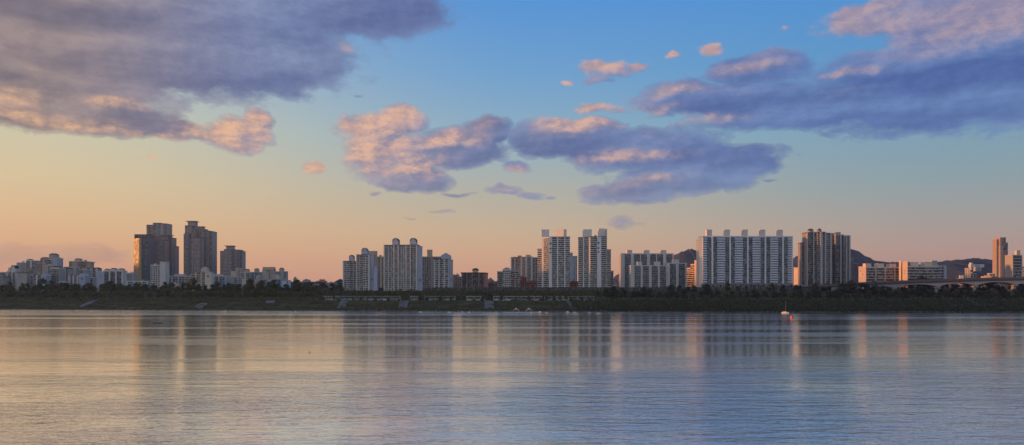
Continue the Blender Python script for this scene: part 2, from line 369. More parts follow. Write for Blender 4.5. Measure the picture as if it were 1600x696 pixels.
def tz(X, s):
    z = interp(s, PS, PZ)
    if 0 < s < 60: z += rt.uniform(-0.35, 0.35) + 0.5 * math.sin(X * 0.05 + s * 0.2) * min(1, s / 12)
    return z
tag(grid_mesh('ground', xs, ss, tz, M_GROUND), kind='structure')
# near bank, on which the viewer stands
nb = MB()
for (y0, z0), (y1, z1) in zip([(52, -3), (44, 0), (20, 9), (8, 14), (-40, 14.3)], [(44, 0), (20, 9), (8, 14), (-40, 14.3), (-4000, 14.3)]):
    nb.quad((-5700, y1, z1), (5700, y1, z1), (5700, y0, z0), (-5700, y0, z0))
tag(nb.build('near_bank', M_GROUND), kind='structure')
wm = MB(); wm.quad((-5700, -10, 0), (5700, -10, 0), (5700, 1500, 0), (-5700, 1500, 0))
tag(wm.build('river', M_WATER), kind='structure')

# riverside road on the embankment with dark noise barrier
def strip(name, s0, s1, z, mat, X0, X1, step=12):
    b = MB(); X = X0
    while X < X1:
        Xn = X + step
        b.quad((X, shore(X) + s0, z), (Xn, shore(Xn) + s0, z), (Xn, shore(Xn) + s1, z), (X, shore(X) + s1, z)); X = Xn
    return tag(b.build(name, mat), kind='structure')
strip('riverside_road', 171, 198, 20.63, M_ASPH, -1200, 1100)
strip('path', 68, 73, 10.12, M_CONC, -1200, 1100)
def wall_run(name, label, X0, X1, s, z0, z1, mat, th=0.4, post=None, cat='wall'):
    root = empty(name, (X0, shore(X0) + s, z0), label, cat)
    b = MB(); X = X0; L = Vector(root.location)
    while X < X1 - 0.01:
        Xn = min(X + 8, X1)
        for (A, B) in (((X, shore(X) + s), (Xn, shore(Xn) + s)),):
            p = [(A[0], A[1]), (B[0], B[1]), (B[0], B[1] + th), (A[0], A[1] + th)]
            p = [(a - L.x, c - L.y) for a, c in p]
            b.quad((*p[0], 0), (*p[1], 0), (*p[1], z1 - z0), (*p[0], z1 - z0)); b.quad((*p[2], 0), (*p[3], 0), (*p[3], z1 - z0), (*p[2], z1 - z0)); b.quad((*p[0], z1 - z0), (*p[1], z1 - z0), (*p[2], z1 - z0), (*p[3], z1 - z0))
        X = Xn
    b.build('panel', mat, root)
    if post:
        X = X0; k = 0; pb = None
        while X < X1 and k < 95:
            pb = MB(); pb.box(-0.2, 0.2, -0.35, -0.02, 0, z1 - z0 + 0.3)
            pb.build('post', M_METAL, root, (X - L.x, shore(X) + s - L.y, 0)); X += post; k += 1
    return root
wall_run('noise_barrier', 'long dark noise barrier along the riverside road in front of the middle apartments', -310, 470, 200, 20.3, 26.2, M_DARKC, post=9)
wall_run('retaining_wall', 'dark stone retaining wall below the riverside road in the middle of the bank', -300, 240, 168.5, 15, 21.7, M_DARKC)

# ------------------------------------------------------------------ hills
def hill(name, pts, d, depth, mat, seed=0, rough=6):
    """ridge through photograph pixels pts at distance d"""
    r = random.Random(seed); b = MB(); x0, x1 = pts[0][0], pts[-1][0]; n = int((x1 - x0) / 1.5)
    J = 9; rows = []
    for i in range(n + 1):
        xx = x0 + (x1 - x0) * i / n; yy = interp(xx, [p[0] for p in pts], [p[1] for p in pts])
        top = max(0.0, (HZ - yy) / F * d + CH - 20) + r.uniform(-rough, rough) * 0.5
        row = []
        for j in range(J + 1):
            q = j / J; prof = math.sin(q * math.pi) ** 0.9
            Y = d + (q - 0.5) * depth * 1.0
            zz = 18 + top * prof * (1 if j == J // 2 else r.uniform(0.9, 1.02))
            X = (xx - 800) / F * d * (1 + (q - 0.5) * 0.05) + r.uniform(-3, 3)
            row.append((X, Y, zz + (r.uniform(-1, 1) * rough * .6 if 0 < j < J else 0)))
        rows.append(row)
    v = [p for row in rows for p in row]; f = []
    for i in range(n):
        for j in range(J):
            a = i * (J + 1) + j; f.append((a, a + J + 1, a + J + 2, a + 1))
    me = bpy.data.meshes.new(name); me.from_pydata(v, [], f); me.materials.append(mat); me.update(); me.shade_smooth()
    o = bpy.data.objects.new(name, me); COL.objects.link(o); tag(o, kind='structure'); return o
M_HILL = plain('forested_slope_haze_blue', (0.010, 0.021, 0.034), 0.95, var=0.5, scale=0.02)  # blue of distant haze put into the forest's base colour
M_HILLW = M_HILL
def added_shade_hill():  # unseen hill added left of view, shaped to shade bank and lower storeys
    b = MB(); r = random.Random(9); pts = []
    for k in range(45):
        Y = 800 + k * 80; top = min(1, k / .6) * 189 + r.uniform(-4, 4) if k else 0
        pts.append((Y + (10 if k == 1 else 0) - (60 if k == 1 else 0), top))
    for (ya, ta), (yb, tb) in zip(pts, pts[1:]):
        prof = [(-900, 0), (-500, .55), (-120, .97), (0, 1.0), (140, .94), (450, .5), (800, 0)]
        for (xa, fa), (xb, fb) in zip(prof, prof[1:]):
            b.quad((-3500 + xa, ya, 18 + ta * fa), (-3500 + xb, ya, 18 + ta * fb), (-3500 + xb, yb, 18 + tb * fb), (-3500 + xa, yb, 18 + tb * fa))
    tag(b.build('hill', M_HILL), kind='structure')
added_shade_hill()
hill('hill', [(1030, 452), (1046, 416), (1056, 398), (1064, 392), (1074, 389.5), (1084, 391), (1100, 398), (1140, 420), (1180, 446)], 4200, 1200, M_HILL, 1, 10)
hill('hill', [(940, 452), (956, 436), (964, 429), (974, 422), (985, 420), (1010, 425), (1050, 448)], 4300, 900, M_HILL, 2, 8)
hill('hill', [(1190, 448), (1215, 424), (1240, 407), (1262, 394), (1290, 384), (1310, 386), (1328, 397), (1346, 405), (1362, 409), (1375, 410), (1390, 411.5), (1410, 413), (1440, 416), (1475, 425), (1500, 448)], 4600, 1500, M_HILL, 3, 10)
hill('hill', [(1430, 446), (1455, 412), (1470, 407.5), (1486, 406), (1494, 407), (1503, 405), (1512, 404), (1524, 405.5), (1540, 409), (1556, 413), (1580, 420), (1620, 430), (1680, 446)], 3600, 1200, M_HILL, 4, 9)
hill('hill', [(745, 452), (756, 441), (763, 436), (768, 434), (774, 438), (785, 444), (800, 452)], 6400, 1300, M_HILL, 5, 12)
hill('hill', [(500, 452), (515, 445), (530, 439), (550, 436), (600, 440), (640, 452)], 3000, 700, M_HILL, 6, 8)

# ------------------------------------------------------------------ buildings
WHITE = wall(.56, .545, .52); PALE = wall(.37, .35, .33); CREAM = wall(.55, .48, .38); BEIGE = wall(.46, .36, .28)
BLUEW = wall(.37, .41, .49); GREY = wall(.34, .34, .36); DGREY = wall(.15, .15, .17); BROWN = wall(.16, .10, .08)
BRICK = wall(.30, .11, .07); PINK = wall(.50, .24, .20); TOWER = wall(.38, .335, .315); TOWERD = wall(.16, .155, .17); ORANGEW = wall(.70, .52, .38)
BLUE = wall(.16, .24, .45)
G1 = glass(.025, .030, .036); G2 = glass(.030, .050, .070, .16); G3 = glass(.085, .08, .08, .22, 2.2); GB = glass(.055, .09, .10, .26, 1.3)
BASEZ = 20.0
def wing_frame(x0, x1, d, yaw):
    P = Vector(((x0 - 800) / F * d, d)); a = R(yaw); dr = Vector((math.cos(a), math.sin(a)))
    k = (x1 - 800) / F      # X = k*Y on the ray
    w = (k * P.y - P.x) / (dr.x - k * dr.y)
    return P, a, w
def bay(x0, x1, z0, z1, n, kind):
    b = MB(); fh = (z1 - z0) / n
    if kind in 'blgdh':
        yo, yi, frac = {'b': (-1.3, -0.35, .36), 'l': (-1.7, -0.3, .55), 'g': (-.35, -.18, .24), 'd': (-.14, -.06, .16), 'h': (-.9, -.3, .30)}[kind]
        prof = []
        for k in range(n):
            za = z0 + k * fh
            prof += [(yo, za, 0), (yo, za + fh * frac, 0), (yi, za + fh * frac, 1)]
            prof += [(yi, za + fh * .93, 0)]
        prof.append((yo, z0 + n * fh - .002, 0)) if False else prof.append((yi, z1, 0))
        # each entry: point and the material of the segment that starts there
        for (ya, za, m), (yb, zb, _) in zip(prof, prof[1:]):
            if m == 1: mm = 1
            else: mm = 0
            b.quad((x0, ya, za), (x1, ya, za), (x1, yb, zb), (x0, yb, zb), mm)
            if abs(zb - za) > .01:
                b.quad((x0, 0, za), (x0, ya, za), (x0, yb, zb), (x0, 0, zb), 0)
                b.quad((x1, ya, za), (x1, 0, za), (x1, 0, zb), (x1, yb, zb), 0)
        b.quad((x0, yi, z1), (x1, yi, z1), (x1, 0, z1), (x0, 0, z1), 0)
    else:                       # punched windows
        c = max(1, round((x1 - x0) / 3.4)); cw = (x1 - x0) / c; yo, yi = -.35, -.08
        ml, mr, mb, mt = (.11, .11, .24, .12) if kind == 'w' else (.26, .26, .32, .18)
        for k in range(n):
            za = z0 + k * fh; zb = za + fh; wa, wb = za + fh * mb, zb - fh * mt
            for j in range(c):
                xa = x0 + j * cw; xb = xa + cw; ua, ub = xa + cw * ml, xb - cw * mr
                O = [(xa, yo, za), (xb, yo, za), (xb, yo, zb), (xa, yo, zb)]; I = [(ua, yo, wa), (ub, yo, wa), (ub, yo, wb), (ua, yo, wb)]
                D = [(ua, yi, wa), (ub, yi, wa), (ub, yi, wb), (ua, yi, wb)]
                for q in range(4):
                    r_ = (q + 1) % 4
                    b.quad(O[q], O[r_], I[r_], I[q], 0); b.quad(I[q], I[r_], D[r_], D[q], 0)
                b.quad(*D, 1)
        for xx in (x0, x1): b.quad((xx, yo, z0), (xx, 0, z0), (xx, 0, z1), (xx, yo, z1), 0)
        b.quad((x0, yo, z1), (x1, yo, z1), (x1, 0, z1), (x0, 0, z1), 0)
    return b
NAMES = {'b': 'balcony_bay', 'l': 'balcony_bay', 'g': 'glazed_bay', 'd': 'stair_bay', 'w': 'window_bay', 'v': 'window_bay', 'h': 'balcony_bay'}
def facade(root, off, a, w, H, n, pat, mats, fz0=0.0, top_in=0.8, y=0.0):
    toks = pat.split(); tot = sum(float(q[1:] or 1) for q in toks); x = 0.0
    for q in toks:
        k = q[0]; bw = float(q[1:] or 1) / tot * w; x1 = x + bw
        if k == 'p':
            b = MB(); b.box(x, x1, -1.9, -.01, fz0, H + .4); b.build('pilaster', mats[1], root, off, a)
        elif k == 's': pass
        elif k in NAMES:
            b = bay(x + .02, x1 - .02, fz0, H - top_in, n, k)
            b.build(NAMES[k], [mats[3] if len(mats) > 3 and k in 'blh' else mats[0], mats[2]], root, off, a)
        x = x1
def building(label, cat, wings, mats=None, group=None, name='apartment_building', base=BASEZ):
    """wings: dicts x0 x1 top d yaw D n pat side(left side pattern) rside lifts cap"""
    w0 = wings[0]; P0, a0, _ = wing_frame(w0['x0'], w0['x1'], w0['d'], w0.get('yaw', 0))
    root = empty(name, (P0.x, P0.y, base), label, cat, group)
    for w in wings:
        d = w['d']; yaw = w.get('yaw', 0); D = w.get('D', 13); P, a, W = wing_frame(w['x0'], w['x1'], d, yaw)
        mt = w.get('mats', mats) or [PALE, WHITE, G1]
        H = CH + (HZ - w['top']) / F * d - base; z0 = w.get('z0', 0.0)
        if 'bot' in w: z0 = CH + (HZ - w['bot']) / F * d - base
        off = (P.x - P0.x, P.y - P0.y, 0)
        b = MB(); b.box(0, W, 0, D, z0, H - .3); b.build('wall', w.get('wallm', mt[0]), root, off, a)
        if w.get('cap') is not False:
            b = MB(); o_ = w.get('capo', .35); b.box(-o_, W + o_, -o_, D + o_, H - .3, H + w.get('caph', .9)); b.build('parapet', w.get('cap') or mt[1], root, off, a)
        n = w.get('n') or max(3, round((H - z0) / 2.9))
        if w.get('pat'): facade(root, off, a, W, H, n, w['pat'], mt, z0)
        sm = w.get('smats', mt)
        if w.get('side'):       # left side
            o2 = Vector((0, D, 0)); ca, sa = math.cos(a), math.sin(a)
            facade(root, (off[0] - D * sa, off[1] + D * ca, 0), a - math.pi / 2, D, H, n, w['side'], sm, z0)
        if w.get('rside'):
            ca, sa = math.cos(a), math.sin(a)
            facade(root, (off[0] + W * ca, off[1] + W * sa, 0), a + math.pi / 2, D, H, n, w['rside'], sm, z0)
        for L in w.get('lifts', []):
            lx0, lx1, lt, shp = L[:4]; lm = L[4] if len(L) > 4 else mt[1]
            m = d; s0 = (lx0 - w['x0']) / (w['x1'] - w['x0']) * W; s1 = (lx1 - w['x0']) / (w['x1'] - w['x0']) * W
            h = CH + (HZ - lt) / F * d - base; lw = s1 - s0; y0 = L[5] if len(L) > 5 else 1.0; ld = min(max(lw * 1.0, 4), D - 1.5 if D > 5 else D)
            b = MB(); hb = H - .2
            if shp == 'box': b.box(s0, s1, y0, y0 + ld, hb, h)
            elif shp == 'round': b.prism([(s0, hb), (s1, hb), (s1, h - (h - H) * .42), (s1 - lw * .13, h - (h - H) * .14), (s1 - lw * .33, h), (s0 + lw * .33, h), (s0 + lw * .13, h - (h - H) * .14), (s0, h - (h - H) * .42)], y0, y0 + ld)
            elif shp == 'gable': b.prism([(s0, hb), (s1, hb), (s1, h - (h - H) * .4), ((s0 + s1) / 2, h), (s0, h - (h - H) * .4)], y0, y0 + ld)
            elif shp == 'hip': b.box(s0, s1, y0, y0 + ld, hb, h - lw * .18)
            elif shp == 'flare': b.box(s0, s1, y0, y0 + ld, hb, h - 1.2)
            elif shp == 'dome': b.box(s0 + lw * .12, s1 - lw * .12, y0, y0 + ld, hb, H + (h - H) * .5)
            t_ = b.build('lift_tower' if shp != 'flare' else 'crown', lm, root, off, a)
            c = MB()
            if shp == 'box': c.box(s0 - .25, s1 + .25, y0 - .25, y0 + ld + .25, h, h + .5); c.build('roof_slab', lm, t_)
            elif shp == 'hip': c.box(s0 - .3, s1 + .3, y0 - .3, y0 + ld + .3, h - lw * .18, h, taper=.55); c.build('roof_cap', M_ROOF, t_)
            elif shp == 'round':
                c.prism([(s1 + .3, h - (h - H) * .40), (s1 - lw * .10, h - (h - H) * .11), (s1 - lw * .30, h + .35), (s0 + lw * .30, h + .35), (s0 + lw * .10, h - (h - H) * .11), (s0 - .3, h - (h - H) * .40), (s0 + lw * .33, h - .05), (s1 - lw * .33, h - .05)], y0 - .3, y0 + ld + .3); c.build('roof_cap', M_ROOF, t_)
            elif shp == 'flare': c.box(s0 - lw * .22, s1 + lw * .22, y0 - lw * .22, y0 + ld, h - 1.2, h); c.build('cornice', lm, t_)
            elif shp == 'dome': c.lathe([(lw * .5, H + (h - H) * .5), (lw * .48, H + (h - H) * .68), (lw * .36, H + (h - H) * .88), (lw * .1, h)], (s0 + s1) / 2, y0 + ld / 2, 12); c.build('roof_dome', M_ROOF, t_)
        if not w.get('lifts') and W > 9 and w.get('pat') and not w.get('bot') and d < 1500:
            q_ = random.Random(int(w['x0'] * 7)); tx = q_.uniform(.15, .7) * W
            b = MB(); b.box(tx, tx + q_.uniform(2, 4), D * .4, D * .4 + 3, H + .8, H + q_.uniform(2.2, 3.6)); b.build('roof_tank', q_.choice([mt[1], GREY, mt[0]]), root, off, a)
            if q_.random() < .5:
                b = MB(); b.tube([(tx + 1, D * .3, H), (tx + 1, D * .3, H + q_.uniform(4, 8))], [.14, .07], 5); b.build('antenna', M_METAL, root, off, a)
        for A in w.get('masts', []):
            ax, at_ = A; s0 = (ax - w['x0']) / (w['x1'] - w['x0']) * W; h = CH + (HZ - at_) / F * d - base
            b = MB(); b.tube([(s0, 3, H - .2), (s0, 3, h)], [.22, .1], 5); b.build('antenna', M_METAL, root, off, a)
        for E in w.get('emblems', []):
            ex, ey, er, em = E; s0 = (ex - w['x0']) / (w['x1'] - w['x0']) * W; zc = CH + (HZ - ey) / F * d - base; r_ = er / F * d
            b = MB(); N = 10
            b.prism([(s0 + r_ * math.cos(2 * math.pi * k / N), zc + r_ * math.sin(2 * math.pi * k / N)) for k in range(N)], w.get('ey', -2.1), w.get('ey', -2.1) + .17)
            b.build('emblem', em, root, off, a)
        if w.get('gablem'):     # pitched end
            gm = w['gablem']; gh = w.get('gh', 4)
            b = MB(); b.prism([(0, H), (W, H), (W * .72, H + gh), (W * .28, H + gh)], .2, D - .2); b.build('gable', gm, root, off, a)
    return root
W_ = lambda x0, x1, top, d, pat=None, **k: dict(x0=x0, x1=x1, top=top, d=d, pat=pat, **k)
grp = 'apartment blocks of the left cluster'
AP = [PALE, WHITE, G1]; APB = [BLUEW, WHITE, G1]; APC = [CREAM, CREAM, G1]; APE = [BEIGE, CREAM, G1]
EM = plain('emblem_blue', (.08, .14, .32), .6); EMG = plain('emblem_green', (.06, .20, .16), .6); EMR = plain('emblem_red', (.35, .10, .07), .6)

# -- left cluster
building('low grey block with dark flat roof cut by the left edge of the photo', 'apartment', [W_(-14, 7, 433, 1230, 'w2 s1 w2', cap=M_ROOF, lifts=[(-6, 3, 429, 'hip')])], AP, grp)
building('pale block peeping out behind the leftmost low grey block', 'apartment', [W_(0, 12, 426, 1400, 'w2 s1')], AP, grp)
building('short apartment block with two window columns, right of the leftmost low block', 'apartment', [W_(12, 27, 427, 1250, 'p1 w3 p1 w3 p1', yaw=-6, lifts=[(16, 23, 415, 'round'), (12, 15, 419, 'box')], cap=M_ROOF)], AP, grp)
building('tall stepped grey block with a dark cap at its roof centre, in the left cluster', 'apartment', [W_(26, 41, 411, 1420, 's2 v2 s1'), W_(41, 57, 408, 1410, 'w2 p1 w2', lifts=[(41, 48, 405, 'hip')])], AP, grp)
building('block with a broad blank pale end wall, second row of the left cluster', 'apartment', [W_(27, 42, 427, 1210, 's1', yaw=-8, cap=M_ROOF, emblems=[(33, 432, 1.0, DGREY)], ey=-.2), W_(42, 51, 430, 1215, 'w2')], AP, grp)
building('narrow brown windowed block with flat dark roof, left of the highest lift tower there', 'apartment', [W_(57, 67, 412, 1400, 'w3 s1'), W_(43, 52, 421, 1330, 'b1', lifts=[(44, 51, 419, 'hip')])], [BEIGE, PALE, G1], grp)
building('front block of the left cluster with a light blue gabled end wall showing an emblem', 'apartment', [W_(53, 64, 430, 1200, 'b2 p1 b2', cap=M_ROOF), W_(64, 72, 431, 1198, 's1', mats=APB, gablem=BLUEW, gh=4, emblems=[(68, 435, 1.4, EM)], ey=-.2)], AP, grp)
building('slender block with dark roofed head, just left of the highest left block', 'apartment', [W_(63, 73, 405, 1380, 'w1 s1 w1', lifts=[(63, 72, 402, 'hip')])], [BEIGE, PALE, G1], grp)
building('highest block of the left cluster, crowned by a boxy lift tower', 'apartment', [W_(73, 83, 406, 1380, 'b2 s1', lifts=[(76, 86, 396, 'hip', PALE)]), W_(83, 92, 404, 1370, 's2 v1', mats=APB)], AP, grp)
building('block with a blank pale wall below the highest lift tower of the left cluster', 'apartment', [W_(69, 78, 415, 1260, 's2 w1')], AP, grp)
building('balconied front block below the highest block of the left cluster', 'apartment', [W_(78, 92, 420, 1220, 'w1 b2 w1', lifts=[(80, 92, 416, 'hip')])], AP, grp)
building('front block with round roofed lift tower and a small light blue gabled wing', 'apartment', [W_(92, 106, 420, 1240, 'w1 p1 w1 p1 w1', cap=M_ROOF, lifts=[(98, 105, 417, 'hip')]), W_(91.5, 99, 442, 1180, 's1', mats=APB, gablem=BLUEW, gh=3, emblems=[(95, 444, 1.1, EM)], ey=-.2)], AP, grp)
building('beige block with capped roof and a flat topped T-shaped head on its right', 'apartment', [W_(108, 125, 409, 1390, 'w1 s2 w1', lifts=[(116, 124, 404, 'hip')]), W_(125, 134, 409, 1392, 'b1'), W_(135, 141, 410, 1394, 's1', capo=1.6)], [BEIGE, CREAM, G1], grp)
building('white block with a blue roofed head in front of the beige T-headed block', 'apartment', [W_(107, 118, 418, 1290, 's1 w1 s1', mats=AP), W_(118, 134, 422, 1300, 'w1 s1 w1 s1')], AP, grp)
building('low front block with pale strips and blue gabled end wall, under the T-headed block', 'apartment', [W_(108, 123, 431, 1200, 'p1 w2 p1 w2 p1', cap=M_ROOF), W_(123, 133, 431, 1198, 's1', mats=APB, gablem=BLUEW, gh=4, emblems=[(128, 436, 1.8, EM)], ey=-.2)], AP, grp)
building('grey block with strips of windows between the T-headed block and the white three-lift slab', 'apartment', [W_(134, 153, 420, 1320, 'p1 w2 p1 w2 p1', cap=M_ROOF, lifts=[(146, 153, 418, 'hip')]), W_(134, 145, 434, 1230, 'w1 s1 w1')], AP, grp)
building('white slab with pale blue end wall and three capped lift towers', 'apartment', [W_(163, 193, 424, 1180, 'w3 p1 w3 p1 w3 p1', yaw=4, mats=[DGREY, WHITE, G1], wallm=WHITE, lifts=[(163, 169, 420, 'hip', WHITE), (172, 180, 419, 'hip', WHITE), (184, 192, 419.5, 'hip', WHITE)]), W_(151, 163, 425, 1179, 's1', mats=APB, emblems=[(158, 431, 1.0, EM)], ey=-.2)], AP, grp)
building('narrow grey block touching the right end of the white three-lift slab', 'apartment', [W_(193, 200, 428, 1240, 'w1 p1 w1'), W_(199, 209, 427, 1350, 's1 w1 s1', masts=[(202, 422)])], AP, grp)
building('low white flat roofed building below the golden glass tower', 'office', [W_(198, 232, 440, 1150, 'p1 w4 p1 w4 p1 w3 p1', D=10), W_(208, 228, 447, 1130, 's2 w3 s2', D=9)], [BLUEW, WHITE, G2], None, 'office_building')

# -- tall towers
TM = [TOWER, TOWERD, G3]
building('golden sided glass tower with a dark ring at its top, leftmost tall tower', 'tower', [
    W_(209, 217.5, 373, 1680, 'g1', yaw=-38, D=24, n=44, mats=[wall(.46, .34, .16), TOWER, glass(.16, .12, .05, .3, 2.0)], cap=False), W_(217.5, 226, 372, 1668, 'g1', yaw=0, n=44, D=30, mats=[TOWERD, TOWERD, G2], cap=False), W_(226, 233, 372, 1668, 'g1', n=44, D=30, mats=[wall(.2, .2, .23), TOWERD, G2], cap=False),  # left face: golden sky reflection put into wall and glass colour
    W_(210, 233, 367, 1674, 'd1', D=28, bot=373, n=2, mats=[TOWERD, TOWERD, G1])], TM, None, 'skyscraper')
building('highest stepped tower of the left pair group, with a glass wedge crown', 'tower', [
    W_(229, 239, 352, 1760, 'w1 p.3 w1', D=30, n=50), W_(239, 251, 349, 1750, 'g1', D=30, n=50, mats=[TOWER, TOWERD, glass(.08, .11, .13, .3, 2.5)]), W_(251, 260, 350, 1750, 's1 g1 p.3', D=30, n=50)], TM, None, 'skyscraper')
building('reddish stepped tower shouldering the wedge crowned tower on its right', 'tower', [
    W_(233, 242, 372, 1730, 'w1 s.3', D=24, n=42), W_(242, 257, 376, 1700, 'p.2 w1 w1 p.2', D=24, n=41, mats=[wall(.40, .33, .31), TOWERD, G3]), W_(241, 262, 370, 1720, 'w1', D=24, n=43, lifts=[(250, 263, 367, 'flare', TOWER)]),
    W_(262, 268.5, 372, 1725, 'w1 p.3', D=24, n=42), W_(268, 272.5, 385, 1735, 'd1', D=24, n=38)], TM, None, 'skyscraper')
building('broad twin-cornice skyscraper, second of the tall towers from the left group', 'tower', [
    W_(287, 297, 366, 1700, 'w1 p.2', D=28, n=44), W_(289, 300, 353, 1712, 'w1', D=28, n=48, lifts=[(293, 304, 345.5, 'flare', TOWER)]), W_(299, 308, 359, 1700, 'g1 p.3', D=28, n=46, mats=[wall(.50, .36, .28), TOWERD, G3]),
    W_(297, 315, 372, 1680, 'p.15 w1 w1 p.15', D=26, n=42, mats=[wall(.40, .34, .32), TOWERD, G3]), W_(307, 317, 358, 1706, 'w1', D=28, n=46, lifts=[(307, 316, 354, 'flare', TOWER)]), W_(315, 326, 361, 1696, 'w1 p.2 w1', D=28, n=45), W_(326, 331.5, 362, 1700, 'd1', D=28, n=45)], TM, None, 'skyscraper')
building('shorter rounded skyscraper with a single flared cornice, right of the other tall towers', 'tower', [
    W_(344, 350, 393, 1690, 'w1', yaw=-25, D=20, n=30), W_(350, 364, 390, 1680, 'w1 w1 p.2', D=26, n=31, lifts=[(353, 363, 384, 'flare', TOWER)]), W_(364, 374, 391, 1684, 'w1 p.2', D=26, n=31), W_(374, 378, 393, 1690, 'd1', D=24, n=30)], TM, None, 'skyscraper')
building('white gridded block with a taller blank end, in front of the wedge crowned tower', 'apartment', [W_(235.5, 250, 415, 1120, 'w1 w1 w1 w1', D=12, n=13, mats=[WHITE, WHITE, G1]), W_(250, 258.5, 410, 1119, 's1', D=13, mats=[WHITE, WHITE, G1], lifts=[(253, 258, 408, 'hip')])], AP)
building('long blue grey slab with wide window groups, between the tall towers', 'office', [W_(258, 290, 432, 1150, 'p.4 w1 w1 p.4 w1 w1 p.4 w1 w1 p.4', D=12, mats=[BLUEW, WHITE, G2], lifts=[(272, 285, 429, 'box')]), W_(265, 279, 444, 1120, 's1', D=8, mats=[CREAM, CREAM, G1]), W_(256, 266, 448, 1118, 'w1', D=8)], APB, None, 'office_building')
building('small cream block left of the cream apartment with roof cabin', 'apartment', [W_(288, 300, 432, 1130, 'b1', D=11)], APC)
building('cream apartment block with a roof cabin and an emblem on its pale end wall', 'apartment', [W_(299, 320, 426, 1110, 'b1 p.3 b1 p.3 b.6', D=12, cap=BROWN, lifts=[(313.5, 323, 417, 'gable', CREAM)]), W_(320, 330, 427, 1109, 's1', D=12, mats=[wall(.62, .57, .46), CREAM, G1], gablem=CREAM, gh=2, emblems=[(325, 432, 1.7, EM)], ey=-.2)], APC)
building('blue white office with two large window grids, right of the broad skyscraper', 'office', [W_(331, 353, 432, 1140, 'p.3 w1 w1 p.3 w1 w1 p.3', D=11, lifts=[(335, 345, 429, 'box')])], [BLUEW, WHITE, G2], None, 'office_building')
# -- cluster 350..450
g2 = 'small apartment blocks between the towers and the gap'
def sb(label, x0, x1, top, d, pat, mats, **k): return building(label, 'apartment', [W_(x0, x1, top, d, pat, D=k.pop('D', 11), **k)], mats, g2)
sb('pale low block right beside the blue white office', 351, 362, 433, 1180, 'w1 s1', AP)
sb('cream block with blank front under the rounded skyscraper', 361, 369, 425, 1200, 's1', APC)
sb('beige cubic block, tallest one right under the rounded skyscraper', 368, 376, 420, 1260, 's1 v1', APE)
sb('grey block with a dark capped lift tower, first of four such towers', 376, 390, 426, 1230, 'w1 p.5 w1', AP, lifts=[(382, 388, 420.5, 'hip', BEIGE)])
sb('dark windowed block with the second capped lift tower', 392, 404, 426, 1250, 'w1 p.5 w1', [GREY, PALE, G1], lifts=[(397, 403, 419.5, 'hip')])
sb('cream gabled block between the second lift tower and the wide beige block', 403, 417, 426, 1280, 'w1 s1', APC, lifts=[(408, 415, 424, 'gable', CREAM)])
sb('wide beige block with a chamfered roof, highest of its cluster', 410, 428, 421, 1330, 'v1 w1 v1', APE, lifts=[(410.5, 427.5, 418, 'box', BEIGE, .5)])
sb('block with round headed lift tower at the right end of the small cluster', 430, 447, 425, 1240, 'w2 s1 w1', [GREY, PALE, G1], lifts=[(436, 442, 419, 'round')])
sb('blue fronted low block with strips, below the beige cubic block', 364, 379, 434, 1130, 'p.4 w1 p.4 w1', [BLUEW, PALE, G2])
sb('low cream block above the red roof', 378, 390, 437, 1120, 's1 w1', APC)
sb('pale block with blank end above the red roof', 389, 400, 440, 1125, 'w1 s1', AP)
sb('narrow white block right of the red roof', 400, 408, 432, 1140, 's2 w1', AP)
sb('dark windowed low block with blue frame', 406, 418, 437, 1110, 'w1 w1', [wall(.3, .33, .42), PALE, G1])
sb('blank blue low block with sloping top', 418, 430, 437, 1105, 's1', [wall(.34, .40, .55), PALE, G1])
sb('pale block behind the blank blue low block', 424, 436, 430, 1170, 'v1 s1', [CREAM, PALE, G1])
sb('block with blue front and window column at right of the blank blue one', 430, 441, 437, 1120, 's1 w2 s1', [BLUEW, PALE, G1])
sb('lightest blue block at the right end of the small cluster', 440, 451, 439, 1115, 's2 w1', [wall(.5, .62, .78), PALE, G1])
building('low building with a bright red roof among trees', 'building', [W_(392, 404, 447, 1060, None, D=14, cap=wall(.55, .09, .04), caph=2.2)], [BEIGE, PALE, G1], None, 'low_building')
building('long low dark grey hall right of the small cluster', 'hall', [W_(451, 492, 441, 1300, 'w1 s1 w1 s1', D=25, n=4), W_(476, 500, 442, 1310, None, D=25, mats=[BROWN, BROWN, G1])], [DGREY, GREY, G1], None, 'hall')
building('small grey tower rising behind the long dark hall', 'tower', [W_(458.5, 463, 436, 1600, 'w1', D=8, lifts=[(459, 462, 433, 'hip')])], [GREY, GREY, G1], None, 'tower_building')
building('grey block with stepped roof behind the long dark hall', 'building', [W_(474, 483, 438, 1700, 'w1 s1', D=12, lifts=[(476, 480, 436.5, 'box')])], [GREY, GREY, G1], None, 'low_building')
building('sunlit salmon block with grey shoulder in the gap of the skyline', 'building', [W_(496, 511, 439.5, 1900, 'w1 s1 w1', D=22, yaw=22, mats=[wall(.55, .24, .17), BRICK, G1], lifts=[(500, 508, 437, 'box', wall(.55, .24, .17))]), W_(510, 517, 442, 1890, 's1 w1', D=16, masts=[(512.5, 433)])], [GREY, GREY, G1], None, 'low_building')
building('long low blue grey shed in front of the salmon block', 'hall', [W_(488, 536, 445, 1120, 's1 w1 s1 w1 s1', D=14, n=3), W_(510, 537, 442.5, 1240, 's1 w1 s1', D=14, n=4)], [wall(.24, .25, .31), GREY, G1], None, 'hall')

